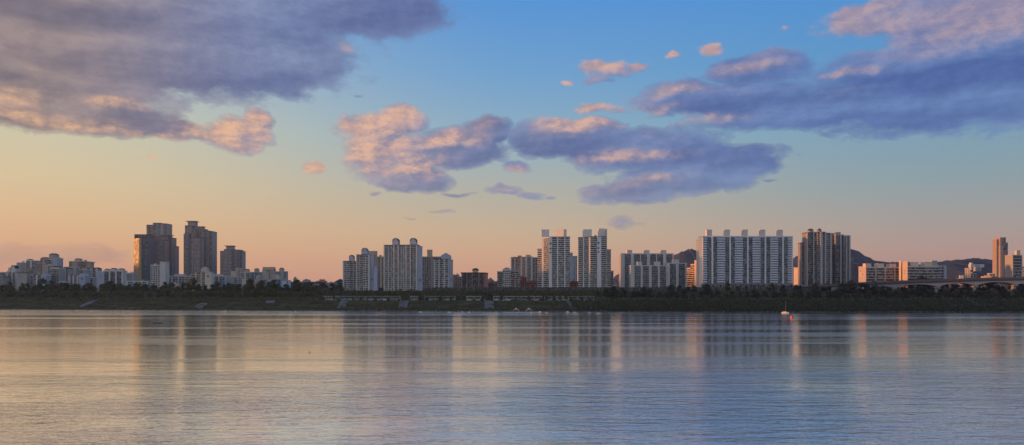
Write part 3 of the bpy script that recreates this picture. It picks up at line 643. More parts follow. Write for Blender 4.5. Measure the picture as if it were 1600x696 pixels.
# -- group at 536..706
E = [wall(.50, .50, .49), WHITE, G1]
g3 = 'apartment towers with rounded lift heads'
building('leftmost two-step apartment with rounded lift head', 'apartment', [W_(536, 548, 409, 945, 'p.5 w1 w1 d.5', D=12, lifts=[(545, 552.5, 399, 'round', BLUEW)], cap=M_ROOF), W_(548.5, 557, 409.5, 948, 'w1 w1 d.4', D=12, cap=M_ROOF)], E, g3)
building('apartment with rounded lift head and pale blue end wall bearing a dark blue mark', 'apartment', [W_(557, 565, 399, 942, 'p.4 w1 w1', D=12, cap=M_ROOF, lifts=[(564.4, 574, 388, 'round', BLUEW)]), W_(565.5, 578, 399, 938, 'd.4 w1 w1 p.6', D=13, cap=M_ROOF), W_(578.2, 584, 399, 939, 's1', D=13, mats=[BLUEW, BLUEW, G1], emblems=[(581, 437, 2.0, BLUE)], ey=-.2)], E, g3)
building('small hexagonal light blue wall block leaning on the second rounded head apartment', 'apartment', [W_(584, 589.5, 421, 936, 's1', D=12, mats=[wall(.40, .44, .56), BLUEW, G1], gablem=wall(.40, .44, .56), gh=4)], E)
building('brownish block behind with a square roof cabin, left of the central twin-head apartment', 'apartment', [W_(574, 588, 402, 1120, 'w1 s1', D=12, lifts=[(574, 587.5, 393, 'box', BEIGE)]), W_(588, 600.5, 402, 1122, 's.6 w1 p.4 w1', D=12, cap=BEIGE)], APE)
building('widest apartment of the left middle group, with two rounded lift heads', 'apartment', [W_(600, 652, 384, 935, 'p.5 w2 w2 d1 p.4 w2 p.4 w4 p.4 w2 p.4 d1 w2 p.5', D=13, yaw=-7, n=23, cap=M_ROOF, lifts=[(612.5, 622, 373, 'round', BLUEW), (640, 649.5, 373, 'round', BLUEW)]), W_(652.3, 660, 386, 931, 's1', D=10, yaw=14, mats=[BLUEW, BLUEW, G1], cap=BLUEW, emblems=[(656.5, 438, 2.4, BLUE)], ey=-.2)], E, g3)
building('ochre block with a column like lift tower behind, right of the twin-head apartment', 'apartment', [W_(660, 690, 402, 1130, 'w2 w2 s1 w2 w2', D=12, cap=BEIGE, lifts=[(667.5, 675, 391, 'box', BEIGE, -.9)])], [wall(.30, .27, .25), BEIGE, G1])
building('apartment with one broad gabled head and light blue right edge', 'apartment', [W_(678, 702, 406, 940, 'p.5 w2 p.5 g2 p.5 w2 p.3', D=13, cap=M_ROOF, lifts=[(689, 704, 395, 'gable', BLUEW)]), W_(702.2, 706.5, 407, 941, 's1', D=13, mats=[BLUEW, BLUEW, G1], emblems=[(704.5, 438, 1.5, BLUE)], ey=-.2)], E, g3)
building('dusty pink far block with broken roofline, left of the brown domed block', 'building', [W_(706, 717, 430, 1350, 'v1 w1', D=14), W_(715, 722, 433, 1340, 'w1', D=14)], [wall(.30, .23, .21), BEIGE, G1], None, 'low_building')
building('brown roofed block with a small central dome and salmon end wall', 'apartment', [W_(721, 757, 427, 1000, 'p.4 w2 p.4 w2 p.4 d.7 w2 p.4 w2 p.4', D=14, mats=[BROWN, wall(.34, .28, .27), G1], cap=M_ROOF, lifts=[(737, 748, 419, 'dome', CREAM)], capo=1.2), W_(757.3, 762, 427.5, 1001, 's1', D=14, mats=[PINK, PINK, G1], cap=M_ROOF)], APE)
building('low dark roofs between the domed block and the white gabled block', 'building', [W_(763, 777, 443, 1200, 'w1', D=12)], [BROWN, BROWN, G1], None, 'low_building')
building('white block with a curved gable and four double window rows', 'apartment', [W_(777, 785.5, 425, 985, 'h1', D=13), W_(785.5, 798, 422, 982, 'w1 w1', D=13, n=10, mats=[WHITE, WHITE, G1], lifts=[(787, 797, 418, 'gable', PALE, .2)]), W_(798, 811.5, 424, 985, 'h1 p.2 h1', D=14, mats=[wall(.46, .38, .36), PALE, G1], lifts=[(801, 807, 421.5, 'box')])], [PALE, WHITE, G1])
building('beige striped high block behind the curved gable block', 'apartment', [W_(798, 809, 403, 1180, 'p.5 w1 p.4 w1', D=13, n=24, cap=BROWN), W_(808.5, 821, 402.5, 1176, 'w1 p.5 w1', D=14, n=24, cap=BROWN, lifts=[(809, 815, 400, 'box', BEIGE)]), W_(821, 832, 401.5, 1172, 'p.5 w1 p.5', D=14, n=24, lifts=[(822, 829, 399, 'box', BEIGE)]), W_(832, 840, 403, 1176, 'w1 w1', D=13, n=24)], [wall(.50, .44, .40), WHITE, G1])
building('red brick house with a stepped roof in front of the beige striped block', 'house', [W_(813, 823, 434, 1030, 'w1', D=10, lifts=[(814, 818, 431.5, 'box', BRICK)]), W_(822, 839, 441, 1020, 'w1 w1', D=10, lifts=[(829, 836, 439, 'box', BRICK)])], [BRICK, BRICK, G1], None, 'brick_house')
# -- the pair of white towers
gm = [wall(.62, .61, .58), wall(.72, .72, .71), G1, wall(.62, .61, .58)]
building('left tower of the white pair, its left face glowing orange', 'apartment', [
    W_(840, 846.5, 390, 1010, 'h1', D=12, n=22, yaw=-20, cap=BROWN), W_(846.5, 849.5, 370, 1006, 's1', D=12, yaw=-20, wallm=wall(.7, .68, .66), lifts=[], cap=False),
    W_(849.5, 857.5, 372, 1003, 'h1', D=13, n=27, yaw=-34, mats=gm), W_(857.5, 890.5, 371, 998, 'p1 h1.7 p.35 h2 p.35 h1.5', D=15, n=27, cap=BROWN, emblems=[(860, 381, 1.8, EMG), (860, 389, 1.6, EM), (860, 395, 1.6, EMR)]), W_(869, 881, 359.5, 1004, 's1', D=9, yaw=-28, bot=372, cap=wall(.7, .66, .62), caph=.5, mats=[wall(.7, .66, .62), WHITE, G1]),
    W_(846, 858, 359.5, 1009, 's1', D=9, bot=372, cap=wall(.7, .66, .62), caph=.5, mats=[wall(.7, .66, .62), WHITE, G1])], gm, 'pair of white towers')
building('right tower of the white pair, its staggered wing stepping down to the right', 'apartment', [
    W_(903.5, 912.5, 372, 998, 'h1 p.2', D=14, n=27, yaw=-6, cap=BROWN), W_(912.5, 922, 371.5, 996, 'h1 p.35', D=14, n=27, cap=BROWN, lifts=[(912, 925, 359, 'box', wall(.7, .66, .62), 3)]), W_(922, 939, 370.5, 992, 'h1.5 p.9', D=14, n=27, cap=BROWN, emblems=[(934.5, 380, 1.8, EMG), (934.5, 388, 1.6, EM), (934.5, 394, 1.6, EMR)], yaw=8),
    W_(939, 946.5, 370.5, 996, 'h1', D=14, n=27, cap=BROWN), W_(945.5, 948.5, 359, 1003, 'v1', D=12, n=28), W_(948.5, 954.5, 391, 1003, 'h1', D=12, n=22, cap=BROWN), W_(935.5, 946, 358, 1005, 's1', D=9, bot=371, cap=wall(.7, .66, .62), caph=.5, mats=[wall(.7, .66, .62), WHITE, G1])], gm, 'pair of white towers')
building('blue grey block seen in the gap between the white pair of towers', 'apartment', [W_(889, 902, 401, 1300, 's1 v1', D=13, lifts=[(890.5, 895, 395.5, 'box')])], [wall(.36, .38, .44), GREY, G1])
building('low orange brick house in the gap between the white pair of towers', 'house', [W_(890, 904, 441, 1050, 'v1 v1', D=9)], [wall(.45, .17, .09), BRICK, G1], None, 'brick_house')
building('slim dark block at the foot of the right white tower', 'building', [W_(954, 958.5, 424, 1400, 'w1', D=12)], [DGREY, GREY, G1], None, 'low_building')
building('far low roofs between the right white tower and the beige slab', 'building', [W_(958, 969, 447, 1300, 'w1', D=12)], [DGREY, BEIGE, G1], None, 'low_building')
# -- beige slabs
sm = [wall(.28, .29, .30), wall(.58, .57, .54), GB, wall(.26, .29, .33)]
building('back slab with three lift boxes and pale pilasters', 'apartment', [W_(969.5, 1052, 397, 1080, 'p1.3 h2 p1 h2 p.3 h2 p1 h2 p.3 h2 p1 h2 p.4', D=13, yaw=2, wallm=PALE, lifts=[(980, 988, 391.5, 'box'), (1007, 1015, 391.5, 'box'), (1033.5, 1041.5, 391.5, 'box')])], sm, 'pilastered slabs')
building('front slab with three lift boxes, its right third standing higher', 'apartment', [W_(985, 1042, 415.5, 985, 'p1.2 h2 p.6 h2 p.8 h2 p.6 h2 p.3', D=12, yaw=2, wallm=PALE, lifts=[(996, 1003.5, 409.5, 'box'), (1024, 1032, 409.5, 'box')]), W_(1042.4, 1072.5, 412, 986, 'p.8 h2 p.8 h2.2 p.4', D=12, yaw=2, wallm=PALE, lifts=[(1052, 1061.5, 406, 'box')])], sm, 'pilastered slabs')
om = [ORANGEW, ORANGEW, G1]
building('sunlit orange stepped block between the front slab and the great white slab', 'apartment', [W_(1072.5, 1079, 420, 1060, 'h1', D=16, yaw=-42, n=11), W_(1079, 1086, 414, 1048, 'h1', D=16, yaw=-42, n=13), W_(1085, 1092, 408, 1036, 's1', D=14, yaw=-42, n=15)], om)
# -- great white slab
wm_ = [wall(.20, .24, .27), wall(.66, .69, .74), GB, wall(.60, .65, .74)]
unit = 'b1.1 d1.3 p.5 d1.2 l1.4'
building('great white blue slab with five sunlit lift boxes, widest building of the skyline', 'apartment', [
    W_(1098, 1238, 370, 915, 'l1.3 d1.6 p.45 d1.4 l2.6 d1.4 p.45 d1.4 l2.6 d1.4 p.45 d1.4 l2.6 d1.4 p.45 d1.4 l2.6 d1.4 p.45 d1.4 l1.3 p.3', D=13, n=21, yaw=1, wallm=wall(.62, .60, .57), cap=wall(.66, .72, .84), z0=6.5,
       lifts=[(x, x + 8, 359.5, 'box', wall(.62, .55, .48), 1.5) for x in (1105, 1133, 1161, 1188.5, 1216)], masts=[(1106, 356), (1135, 355), (1190, 354.5)]),
    W_(1096, 1238.5, 443, 913, 'w1 w1 w1 w1 w1 w1', D=15, n=2, mats=[wall(.22, .20, .22), GREY, G1], cap=False),
    W_(1092, 1098, 370.5, 917, 's1', D=13, yaw=-18, mats=[wall(.62, .60, .57), WHITE, G1]), W_(1088, 1092.3, 376, 926, 's1', D=12, yaw=-18, mats=[wall(.62, .57, .52), WHITE, G1], masts=[(1090, 368)])], wm_)
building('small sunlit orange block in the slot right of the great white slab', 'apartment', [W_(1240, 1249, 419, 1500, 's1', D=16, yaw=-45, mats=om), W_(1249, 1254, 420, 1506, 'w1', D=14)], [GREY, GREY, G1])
# -- dark towers at 1253..1328
jm = [wall(.24, .23, .24), wall(.44, .42, .42), G1, wall(.36, .35, .36)]
building('stepped grey high-rise with two roof domes, right of the great white slab', 'apartment', [
    W_(1253, 1260.5, 380, 1000, 'h1 p.25', D=14, n=26, cap=BROWN), W_(1260.5, 1277, 364, 990, 'p.3 g3 p.5 h1.5 p.4', D=16, n=31, cap=BROWN, lifts=[(1264, 1273, 357, 'dome', PALE)], masts=[(1270, 353)]), W_(1277, 1290, 363.5, 986, 'h1 p.8 v1 p.4', D=16, n=31, cap=BROWN, lifts=[(1279, 1285, 357, 'dome', PALE)]), W_(1290, 1298, 365, 988, 'h1 p.3', D=16, n=30, yaw=12, cap=BROWN)], jm, 'grey stepped high-rises')
building('stepped grey high-rise with boxy roof cabins, beside the domed one', 'apartment', [
    W_(1297, 1307, 368, 1012, 'p.3 h1', D=16, n=29, cap=BROWN, lifts=[(1297, 1304, 365, 'box', PALE), (1306, 1314, 363.5, 'box', PALE)]), W_(1306.5, 1318, 367.5, 1004, 'g1.5 p.6 v1', D=16, n=29), W_(1318, 1328, 369, 1000, 'h1 p.5 v1 p.6', D=16, n=29, masts=[(1325, 364)])], jm, 'grey stepped high-rises')
building('low podium hall under the stepped grey high-rises', 'hall', [W_(1250, 1300, 447, 960, 'w1 w1 w1 w1', D=20, n=2)], [wall(.2, .2, .22), GREY, G1], None, 'hall')
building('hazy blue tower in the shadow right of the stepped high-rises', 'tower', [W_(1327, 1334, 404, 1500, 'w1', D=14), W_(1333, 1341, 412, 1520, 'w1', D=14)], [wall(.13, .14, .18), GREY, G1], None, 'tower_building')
# -- right long blocks
km = [wall(.26, .24, .24), wall(.50, .46, .44), G1, wall(.42, .37, .34)]
building('long block with rounded sunlit end wall and three glowing lift boxes', 'apartment', [
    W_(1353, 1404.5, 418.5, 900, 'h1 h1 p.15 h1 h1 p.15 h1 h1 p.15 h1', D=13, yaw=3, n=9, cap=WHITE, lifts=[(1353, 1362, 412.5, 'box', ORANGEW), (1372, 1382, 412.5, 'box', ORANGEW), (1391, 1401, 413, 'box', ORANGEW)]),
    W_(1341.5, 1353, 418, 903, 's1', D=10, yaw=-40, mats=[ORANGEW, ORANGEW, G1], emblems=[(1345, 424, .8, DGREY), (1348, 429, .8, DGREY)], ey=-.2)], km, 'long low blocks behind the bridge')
building('long block with tall sunlit stair walls at left and a pale blue right end', 'apartment', [
    W_(1418, 1466, 417, 880, 'h1 h1 h1 h1 h1 h1 h1', D=13, yaw=3, n=9, cap=WHITE, lifts=[(1424, 1436, 410.5, 'box', ORANGEW), (1446, 1457, 410, 'box', ORANGEW), (1457, 1465, 408, 'box', PALE)], masts=[(1428, 406), (1460, 404)]),
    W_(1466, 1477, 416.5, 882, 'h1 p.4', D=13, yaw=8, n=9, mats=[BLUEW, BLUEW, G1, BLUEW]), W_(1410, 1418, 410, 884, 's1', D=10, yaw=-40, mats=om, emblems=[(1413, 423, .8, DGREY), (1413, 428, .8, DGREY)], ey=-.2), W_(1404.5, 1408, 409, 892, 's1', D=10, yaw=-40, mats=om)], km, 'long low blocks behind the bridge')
# -- far right
fr = 'low buildings at the foot of the right hill'
def lb(label, x0, x1, top, d, pat, mats, yaw=0, **k): return building(label, 'building', [W_(x0, x1, top, d, pat, D=12, yaw=yaw, **k)], mats, fr, 'low_building')
lb('small orange roofed building right after the pale blue end wall', 1478, 1484, 439, 1100, 'w1', [ORANGEW, BRICK, G1], -30)
lb('low grey building with red brick top', 1484, 1497, 437, 1150, 'w1 s1', [wall(.3, .2, .18), GREY, G1], -10, lifts=[(1486, 1491, 434, 'box', BRICK)])
lb('small cubic pale building with a roof cabin', 1498, 1507, 436, 1200, 's1 w1', AP, -20, lifts=[(1500, 1506, 431, 'box')])
lb('narrow sunlit tower block, highest of the low buildings under the hill', 1508, 1516, 420, 1150, 'v1', [wall(.62, .52, .40), CREAM, G1], -30, n=12)
lb('grey framed block touching the narrow sunlit tower block', 1516.5, 1525.5, 428, 1160, 'w1 w1', [GREY, PALE, G1])
lb('bright orange low building with a flat roof, left of the sculpted tower', 1535, 1548, 433, 1050, 's1 w1', [ORANGEW, ORANGEW, G1], -25, lifts=[(1539, 1547, 431.5, 'box', ORANGEW)])
lb('pale box building left of the sculpted tower', 1546, 1555, 428, 1120, 'w1', AP, -20)
lb('brick low building below the pale box building', 1549, 1574, 435, 1040, 'w1 w1 w1', [wall(.30, .17, .13), BRICK, G1])
building('white observatory like building on the wooded slope', 'building', [W_(1517.5, 1520.5, 411, 3050, 's1', D=14, mats=[WHITE, WHITE, G1], bot=422), W_(1517, 1538, 413.5, 3040, 's1 w1 s1', D=16, n=2, bot=418, mats=[WHITE, WHITE, G1]), W_(1524, 1534, 418, 3030, 'w1', D=14, n=2, bot=424)], AP, None, 'hillside_building', base=20)
building('tall sculpted tower with stepped glass openings near the right edge', 'tower', [
    W_(1557, 1563, 375, 1250, 'w1 p.2', D=16, n=28, yaw=-12), W_(1562.8, 1571.5, 372, 1246, 's.3 w1', D=16, n=4, bot=388), W_(1560, 1567, 380, 1252, 'g1', D=14, n=6, bot=400, mats=[PALE, WHITE, glass(.2, .25, .28, .3, 3)]), W_(1562.8, 1567.5, 386, 1244, 's.3 v1', D=16, n=27, yaw=-8), W_(1567.5, 1571.8, 392, 1246, 'v1', D=16, n=25), W_(1571.8, 1574.8, 380, 1252, 'd1', D=14, n=28, mats=[wall(.4, .45, .48), WHITE, G2])], [wall(.34, .27, .24), wall(.40, .30, .26), G3], None, 'skyscraper')
building('block with a glowing left wall and gridded front, right of the sculpted tower', 'apartment', [
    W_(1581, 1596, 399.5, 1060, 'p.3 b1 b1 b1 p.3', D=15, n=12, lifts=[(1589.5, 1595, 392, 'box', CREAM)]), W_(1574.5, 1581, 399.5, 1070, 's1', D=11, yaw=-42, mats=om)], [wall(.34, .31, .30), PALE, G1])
building('pale block cut by the right edge of the photo', 'apartment', [W_(1597, 1612, 420, 1180, 'v1 w1', D=14, yaw=-15)], APC)

# ------------------------------------------------------------------ bridge
def bridge():
    pts = [(1262, 449.0, 872), (1300, 446.6, 866), (1334, 444.6, 860), (1400, 441.6, 852), (1467, 439.2, 844), (1527, 437.4, 836), (1590, 436.0, 828), (1660, 434.6, 820), (1740, 434, 812)]
    P = [Vector(px(*p)) for p in pts]
    root = empty('bridge', (P[0].x, P[0].y, 20), 'long pale girder bridge with haunched spans crossing behind the trees on the right', 'bridge')
    O = Vector((P[0].x, P[0].y, 20)); th = 1.0
    def cross(p, q, t): return p.lerp(q, t) - O
    deck = MB(); gir = MB(); rail = MB()
    for i in range(len(P) - 1):
        N = 10
        for k in range(N):
            a, b = cross(P[i], P[i + 1], k / N), cross(P[i], P[i + 1], (k + 1) / N)
            za, zb = a.z, b.z; y2 = 14
            # deck edge
            deck.box(0, 0, 0, 0, 0, 0) if False else None
            A = [(a.x, a.y, za - 1.6), (b.x, b.y, zb - 1.2), (b.x, b.y, zb), (a.x, a.y, za)]
            deck.quad(*A); deck.quad((a.x, a.y, za), (b.x, b.y, zb), (b.x, b.y + y2, zb), (a.x, a.y + y2, za))
            deck.quad((b.x, b.y, zb - 1.2), (a.x, a.y, za - 1.2), (a.x, a.y + y2, za - 1.2), (b.x, b.y + y2, zb - 1.2))
            deck.quad((b.x, b.y + y2, zb - 1.2), (a.x, a.y + y2, za - 1.2), (a.x, a.y + y2, za), (b.x, b.y + y2, zb))
            h = lambda t: 2.0 + 3.6 * (abs(t - .5) * 2) ** 2.2
            ha, hb = h(k / N), h((k + 1) / N)
            if i >= 1:
                for yy in (1.6, 12.2):
                    gir.quad((a.x, a.y + yy, za - 1.2 - ha), (b.x, b.y + yy, zb - 1.2 - hb), (b.x, b.y + yy, zb - 1.2), (a.x, a.y + yy, za - 1.2))
                gir.quad((b.x, b.y + 1.6, zb - 1.2 - hb), (a.x, a.y + 1.6, za - 1.2 - ha), (a.x, a.y + 12.2, za - 1.2 - ha), (b.x, b.y + 12.2, zb - 1.2 - hb))
            rail.quad((a.x, a.y + .1, za), (b.x, b.y + .1, zb), (b.x, b.y + .1, zb + 2.0), (a.x, a.y + .1, za + 2.0))
            rail.quad((a.x, a.y + .35, za), (b.x, b.y + .35, zb), (b.x, b.y + .35, zb + 2.0), (a.x, a.y + .35, za + 2.0))
            rail.quad((a.x, a.y + .1, za + 2.0), (b.x, b.y + .1, zb + 2.0), (b.x, b.y + .35, zb + 2.0), (a.x, a.y + .35, za + 2.0))
    deck.build('deck', plain('deck_dark', (.05, .05, .055), .9), root); gir.build('girder', M_GIRD, root); rail.build('railing', plain('rail_grey', (.075, .075, .085), .8), root)
    for i in range(2, len(P)):
        p = P[i] - O; b = MB(); zt = p.z - 1.2 - 5.6
        b.box(-2.6, 2.6, 2.5, 11.5, zt - 1.4, zt - .02); b.box(-1.4, 1.4, 4.5, 9.5, -10, zt - 1.4)
        b.build('pier', M_CONC, root, (p.x, p.y, 0))
bridge()

# ------------------------------------------------------------------ trees
def crown_mesh(seed, h, w, n, mat, leaf=0.75, low=0.18):
    r = random.Random(seed); b = MB(); lobes = []
    for k in range(11):
        a = k * 2.4 + r.uniform(0, .8); zz = r.uniform(low + .16, .80) * h if k > 3 else (low + .2) * h; rr = (.36 - .22 * zz / h) * w * r.uniform(.6, 1.15)
        lobes.append((rr * math.cos(a), rr * math.sin(a), zz, r.uniform(.21, .33) * w * (1.1 - .35 * zz / h)))
    lobes.append((0, 0, h * .84, w * .16))
    for k in range(n):
        lx, ly, lz, lr = r.choice(lobes); d = Vector((r.gauss(0, 1), r.gauss(0, 1), r.gauss(0, 1))).normalized() * lr * r.uniform(.55, 1.12)
        c = Vector((lx, ly, lz)) + Vector((d.x, d.y, d.z * .85))
        nrm = (d.normalized() + Vector((r.uniform(-.7, .7), r.uniform(-.7, .7), r.uniform(-.3, .9)))).normalized()
        a = nrm.orthogonal().normalized(); a.rotate(__import__('mathutils').Quaternion(nrm, r.uniform(0, 6.28))); e = nrm.cross(a); s = leaf * r.uniform(.5, 1.2)
        b.poly([tuple(c + a * s), tuple(c + e * s * .7), tuple(c - a * s * .9), tuple(c - e * s * .65)])
    return b
def trunk_mesh(seed, h, w):
    r = random.Random(seed); b = MB()
    b.tube([(0, 0, -.4), (.1, 0, h * .3), (0, .1, h * .75)], [w * .035 + .1, w * .025 + .06, .05], 6)
    for k in range(4):
        a = k * 1.6 + r.random(); z = h * (.28 + .1 * k)
        b.tube([(0.05, 0, z), (math.cos(a) * w * .18, math.sin(a) * w * .18, z + h * .14), (math.cos(a) * w * .32, math.sin(a) * w * .32, z + h * .24)], [.14, .09, .04], 5)
    return b
def proto_tree(seed, h, w, n, mat, **k):
    t = empty('tree', (0, 0, 0), 'tree', 'tree'); trunk_mesh(seed, h, w).build('trunk', M_BARK, t, weld=False)
    crown_mesh(seed, h, w, n, mat, **k).build('crown', mat, t, weld=False); return t
PT = [proto_tree(s, h, w, n * 2, M_LEAF, low=lo, leaf=.55) for s, h, w, n, lo in ((1, 11, 9, 700, .1), (2, 9, 9, 620, .05), (3, 13, 8.5, 760, .12), (4, 8, 8, 520, .02))]
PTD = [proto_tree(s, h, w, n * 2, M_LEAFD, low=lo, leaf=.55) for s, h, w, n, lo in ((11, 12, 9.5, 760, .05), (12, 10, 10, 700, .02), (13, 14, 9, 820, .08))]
POP = [proto_tree(s, h, w, 420, M_LEAFD, low=.05, leaf=.6) for s, h, w in ((21, 11, 4.0), (22, 9, 3.4))]
# stretches of the tree belt, named by what stands behind them
SECT = [(-60, 55, 'below the leftmost pale apartment blocks'), (55, 105, 'below the highest block of the left cluster'), (105, 150, 'below the T-headed beige block'), (150, 205, 'below the white three-lift slab'), (205, 262, 'below the golden sided tower'), (262, 300, 'below the long blue grey slab'), (300, 352, 'below the cream apartment with roof cabin'), (352, 400, 'left of the bright red roof'), (400, 455, 'right of the bright red roof'), (455, 495, 'below the long low dark hall'), (495, 540, 'below the long blue grey shed'), (540, 600, 'in front of the leftmost rounded head apartments'), (600, 665, 'in front of the twin-head apartment'), (665, 720, 'in front of the gabled head apartment'), (720, 775, 'in front of the brown domed block'), (775, 840, 'in front of the curved gable block'), (840, 900, 'in front of the left white tower'), (900, 960, 'in front of the right white tower'), (960, 1020, 'in front of the left half of the pilastered slabs'), (1020, 1075, 'in front of the right half of the pilastered slabs'), (1075, 1130, 'in front of the left part of the great white slab'), (1130, 1190, 'in front of the middle of the great white slab'), (1190, 1245, 'behind the moored sailboat'), (1245, 1330, 'in front of the stepped grey high-rises'), (1330, 1405, 'under the bridge before the rounded sunlit end wall'), (1405, 1480, 'under the bridge before the tall sunlit stair walls'), (1480, 1550, 'under the bridge before the wooded hill'), (1550, 1680, 'near the right edge under the bridge end')]
def sect(x):
    for a, b, s in SECT:
        if a <= x < b: return s
    return 'at the edge of the view'
rr = random.Random(11); used = set(); NTREE = 0
def plant(x, s, protos, kindlab, hs, row):
    global NTREE
    # world position on the ray of pixel x at depth offset s behind the shore
    Y = 760.0
    for _ in range(6): Y = shore((x - 800) / F * Y) + s
    X = (x - 800) / F * Y; p = rr.choice(protos)
    sc = hs * rr.uniform(.68, 1.28)
    o = p if id(p) not in used else copy_tree(p)
    used.add(id(p)); o.location = (X, Y, gz(X, Y) - .2); o.rotation_euler = (0, 0, rr.uniform(0, 6.28)); o.scale = (sc * rr.uniform(.9, 1.25), sc * rr.uniform(.9, 1.25), sc)
    tag(o, '%s %s, %s' % (kindlab, sect(x), row), 'tree', 'trees of the %s %s' % (row, sect(x))); NTREE += 1
def row(x0, x1, step, s0, s1, protos, lab, hs, rw):
    x = x0
    while x < x1:
        plant(x + rr.uniform(-.35, .35) * step, rr.uniform(s0, s1), protos, lab, hs, rw); x += step
row(-30, 530, 9, 168, 212, PT, 'leafy tree', 1.3, 'back row')          # left, on the embankment
row(-30, 500, 12.5, 105, 150, PT, 'bushy tree', .9, 'front row')
row(470, 935, 15, 120, 150, PT, 'low round tree', .62, 'slope row')
row(500, 940, 17, 76, 86, PT, 'small bushy tree', .42, 'sparse row before the shelters')
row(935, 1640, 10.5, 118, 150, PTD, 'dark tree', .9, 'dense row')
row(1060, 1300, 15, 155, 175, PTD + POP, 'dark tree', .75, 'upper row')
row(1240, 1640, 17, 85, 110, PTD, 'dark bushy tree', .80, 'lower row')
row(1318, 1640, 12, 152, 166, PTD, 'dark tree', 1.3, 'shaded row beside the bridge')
print('trees', NTREE)

# ------------------------------------------------------------------ undergrowth (uncountable)
def brush(name, ranges, mat, n, size, hgt, seed, dens=None):
    r = random.Random(seed); b = MB()
    for (x0, x1, s0, s1, frac) in ranges:
        for k in range(int(n * frac)):
            x = r.uniform(x0, x1); s = r.uniform(s0, s1); Y = 760.0
            for _ in range(3): Y = shore((x - 800) / F * Y) + s
            X = (x - 800) / F * Y
            cl_ = math.sin(X * .13 + s * .31) + math.sin(X * .047 - s * .17 + 2) + math.sin(X * .31 + 1)
            if dens is not None and cl_ < dens: continue
            if name == 'reeds' and r.random() > (x - 860) / 150: continue
            z = gz(X, Y); h = hgt * (.5 + .25 * max(0, cl_)) * r.uniform(.3, 1.15); c = Vector((X, Y, z + h * r.random()))
            nrm = Vector((r.gauss(0, .8), r.gauss(0, .8) - .5, r.gauss(0, .5) + .5)).normalized(); a = nrm.orthogonal().normalized(); e = nrm.cross(a); q = size * r.uniform(.5, 1.3)
            b.poly([tuple(c + a * q), tuple(c + e * q * .6), tuple(c - a * q), tuple(c - e * q * .6)])
    o = b.build(name, mat, weld=False); tag(o, kind='stuff'); return o
brush('undergrowth', [(-60, 500, 60, 100, .12), (-60, 500, 100, 168, .5), (470, 940, 120, 168, .30), (500, 940, 4, 12, .03), (930, 1680, 75, 165, .25)], M_SHRUB, 52000, 1.1, 4.4, 5)['label'] = 'tangled shrubs on the upper bank'
brush('bank_shrubs', [(-60, 1040, 3, 62, 1.05)], M_SHRUB, 30000, .8, 2.0, 6, dens=.25)['label'] = 'low scrub in patches on the lower grass bank'
brush('reeds', [(860, 1680, 1, 26, .62), (860, 1680, 26, 70, .42)], M_REED, 46000, .85, 5.2, 8)['label'] = 'tall green reeds along the right water edge'

M_STONE = leaf_mat('shore_stone', (0.05, 0.048, 0.044), (0.26, 0.25, 0.23))
brush('shore_stones', [(-60, 480, -1, 3, .25), (470, 950, -1.5, 4, .6), (950, 1680, -1, 2, .15)], M_STONE, 5200, .55, .9, 15)['label'] = 'scattered stones and debris along the far waterline'
# ------------------------------------------------------------------ paved ramps on the bank
def ramp(X0px, X1px, X2px, X3px, s0, s1, label):
    """quad between lower edge (X0..X1 at s0) and upper edge (X2..X3 at s1)"""
    def P(x, s):
        Y = 760.0
        for _ in range(6): Y = shore((x - 800) / F * Y) + s
        return Vector(((x - 800) / F * Y, Y, gz((x - 800) / F * Y, Y)))
    b = MB(); N = 8; a0 = P(X0px, s0); L = a0.copy()
    for k in range(N):
        t0, t1 = k / N, (k + 1) / N
        q = [P(X0px + (X2px - X0px) * t0, s0 + (s1 - s0) * t0), P(X1px + (X3px - X1px) * t0, s0 + (s1 - s0) * t0), P(X1px + (X3px - X1px) * t1, s0 + (s1 - s0) * t1), P(X0px + (X2px - X0px) * t1, s0 + (s1 - s0) * t1)]
        q = [v - L for v in q]; zo = .9
        b.quad(*[(v.x, v.y, v.z + zo) for v in q])
        b.quad((q[0].x, q[0].y, q[0].z - 1.5), (q[1].x, q[1].y, q[1].z - 1.5), (q[1].x, q[1].y, q[1].z + zo), (q[0].x, q[0].y, q[0].z + zo)) if k == 0 else None
        b.quad((q[3].x, q[3].y, q[3].z - 1.5), (q[0].x, q[0].y, q[0].z - 1.5), (q[0].x, q[0].y, q[0].z + zo), (q[3].x, q[3].y, q[3].z + zo))
        b.quad((q[1].x, q[1].y, q[1].z - 1.5), (q[2].x, q[2].y, q[2].z - 1.5), (q[2].x, q[2].y, q[2].z + zo), (q[1].x, q[1].y, q[1].z + zo))
    o = b.build('paved_ramp', M_CONC, loc=L); tag(o, label, 'ramp', 'concrete ramps on the grass bank')
    o.data.materials[0] = M_RAMP
ramp(122, 131, 142, 154, 14, 60, 'narrow slanting concrete ramp below the white three-lift slab')
ramp(303, 316, 313, 326, 12, 42, 'short concrete ramp below the broad skyscraper')
ramp(415, 428, 417, 430, 44, 62, 'small high concrete ramp right of the bright red roof')
ramp(526, 538, 533, 545, 10, 62, 'long concrete ramp below the shed, left of the leftmost rounded head apartment')
ramp(622, 635, 625, 639, 10, 62, 'long concrete ramp below the twin-head apartment')
ramp(757, 772, 757, 771, 10, 60, 'broad concrete ramp below the brown domed block')
ramp(893, 900, 884, 890, 8, 62, 'thin diagonal ramp below the gap of the white pair of towers')
ramp(1534, 1549, 1513, 1520, 20, 62, 'long diagonal ramp near the right edge of the bank')

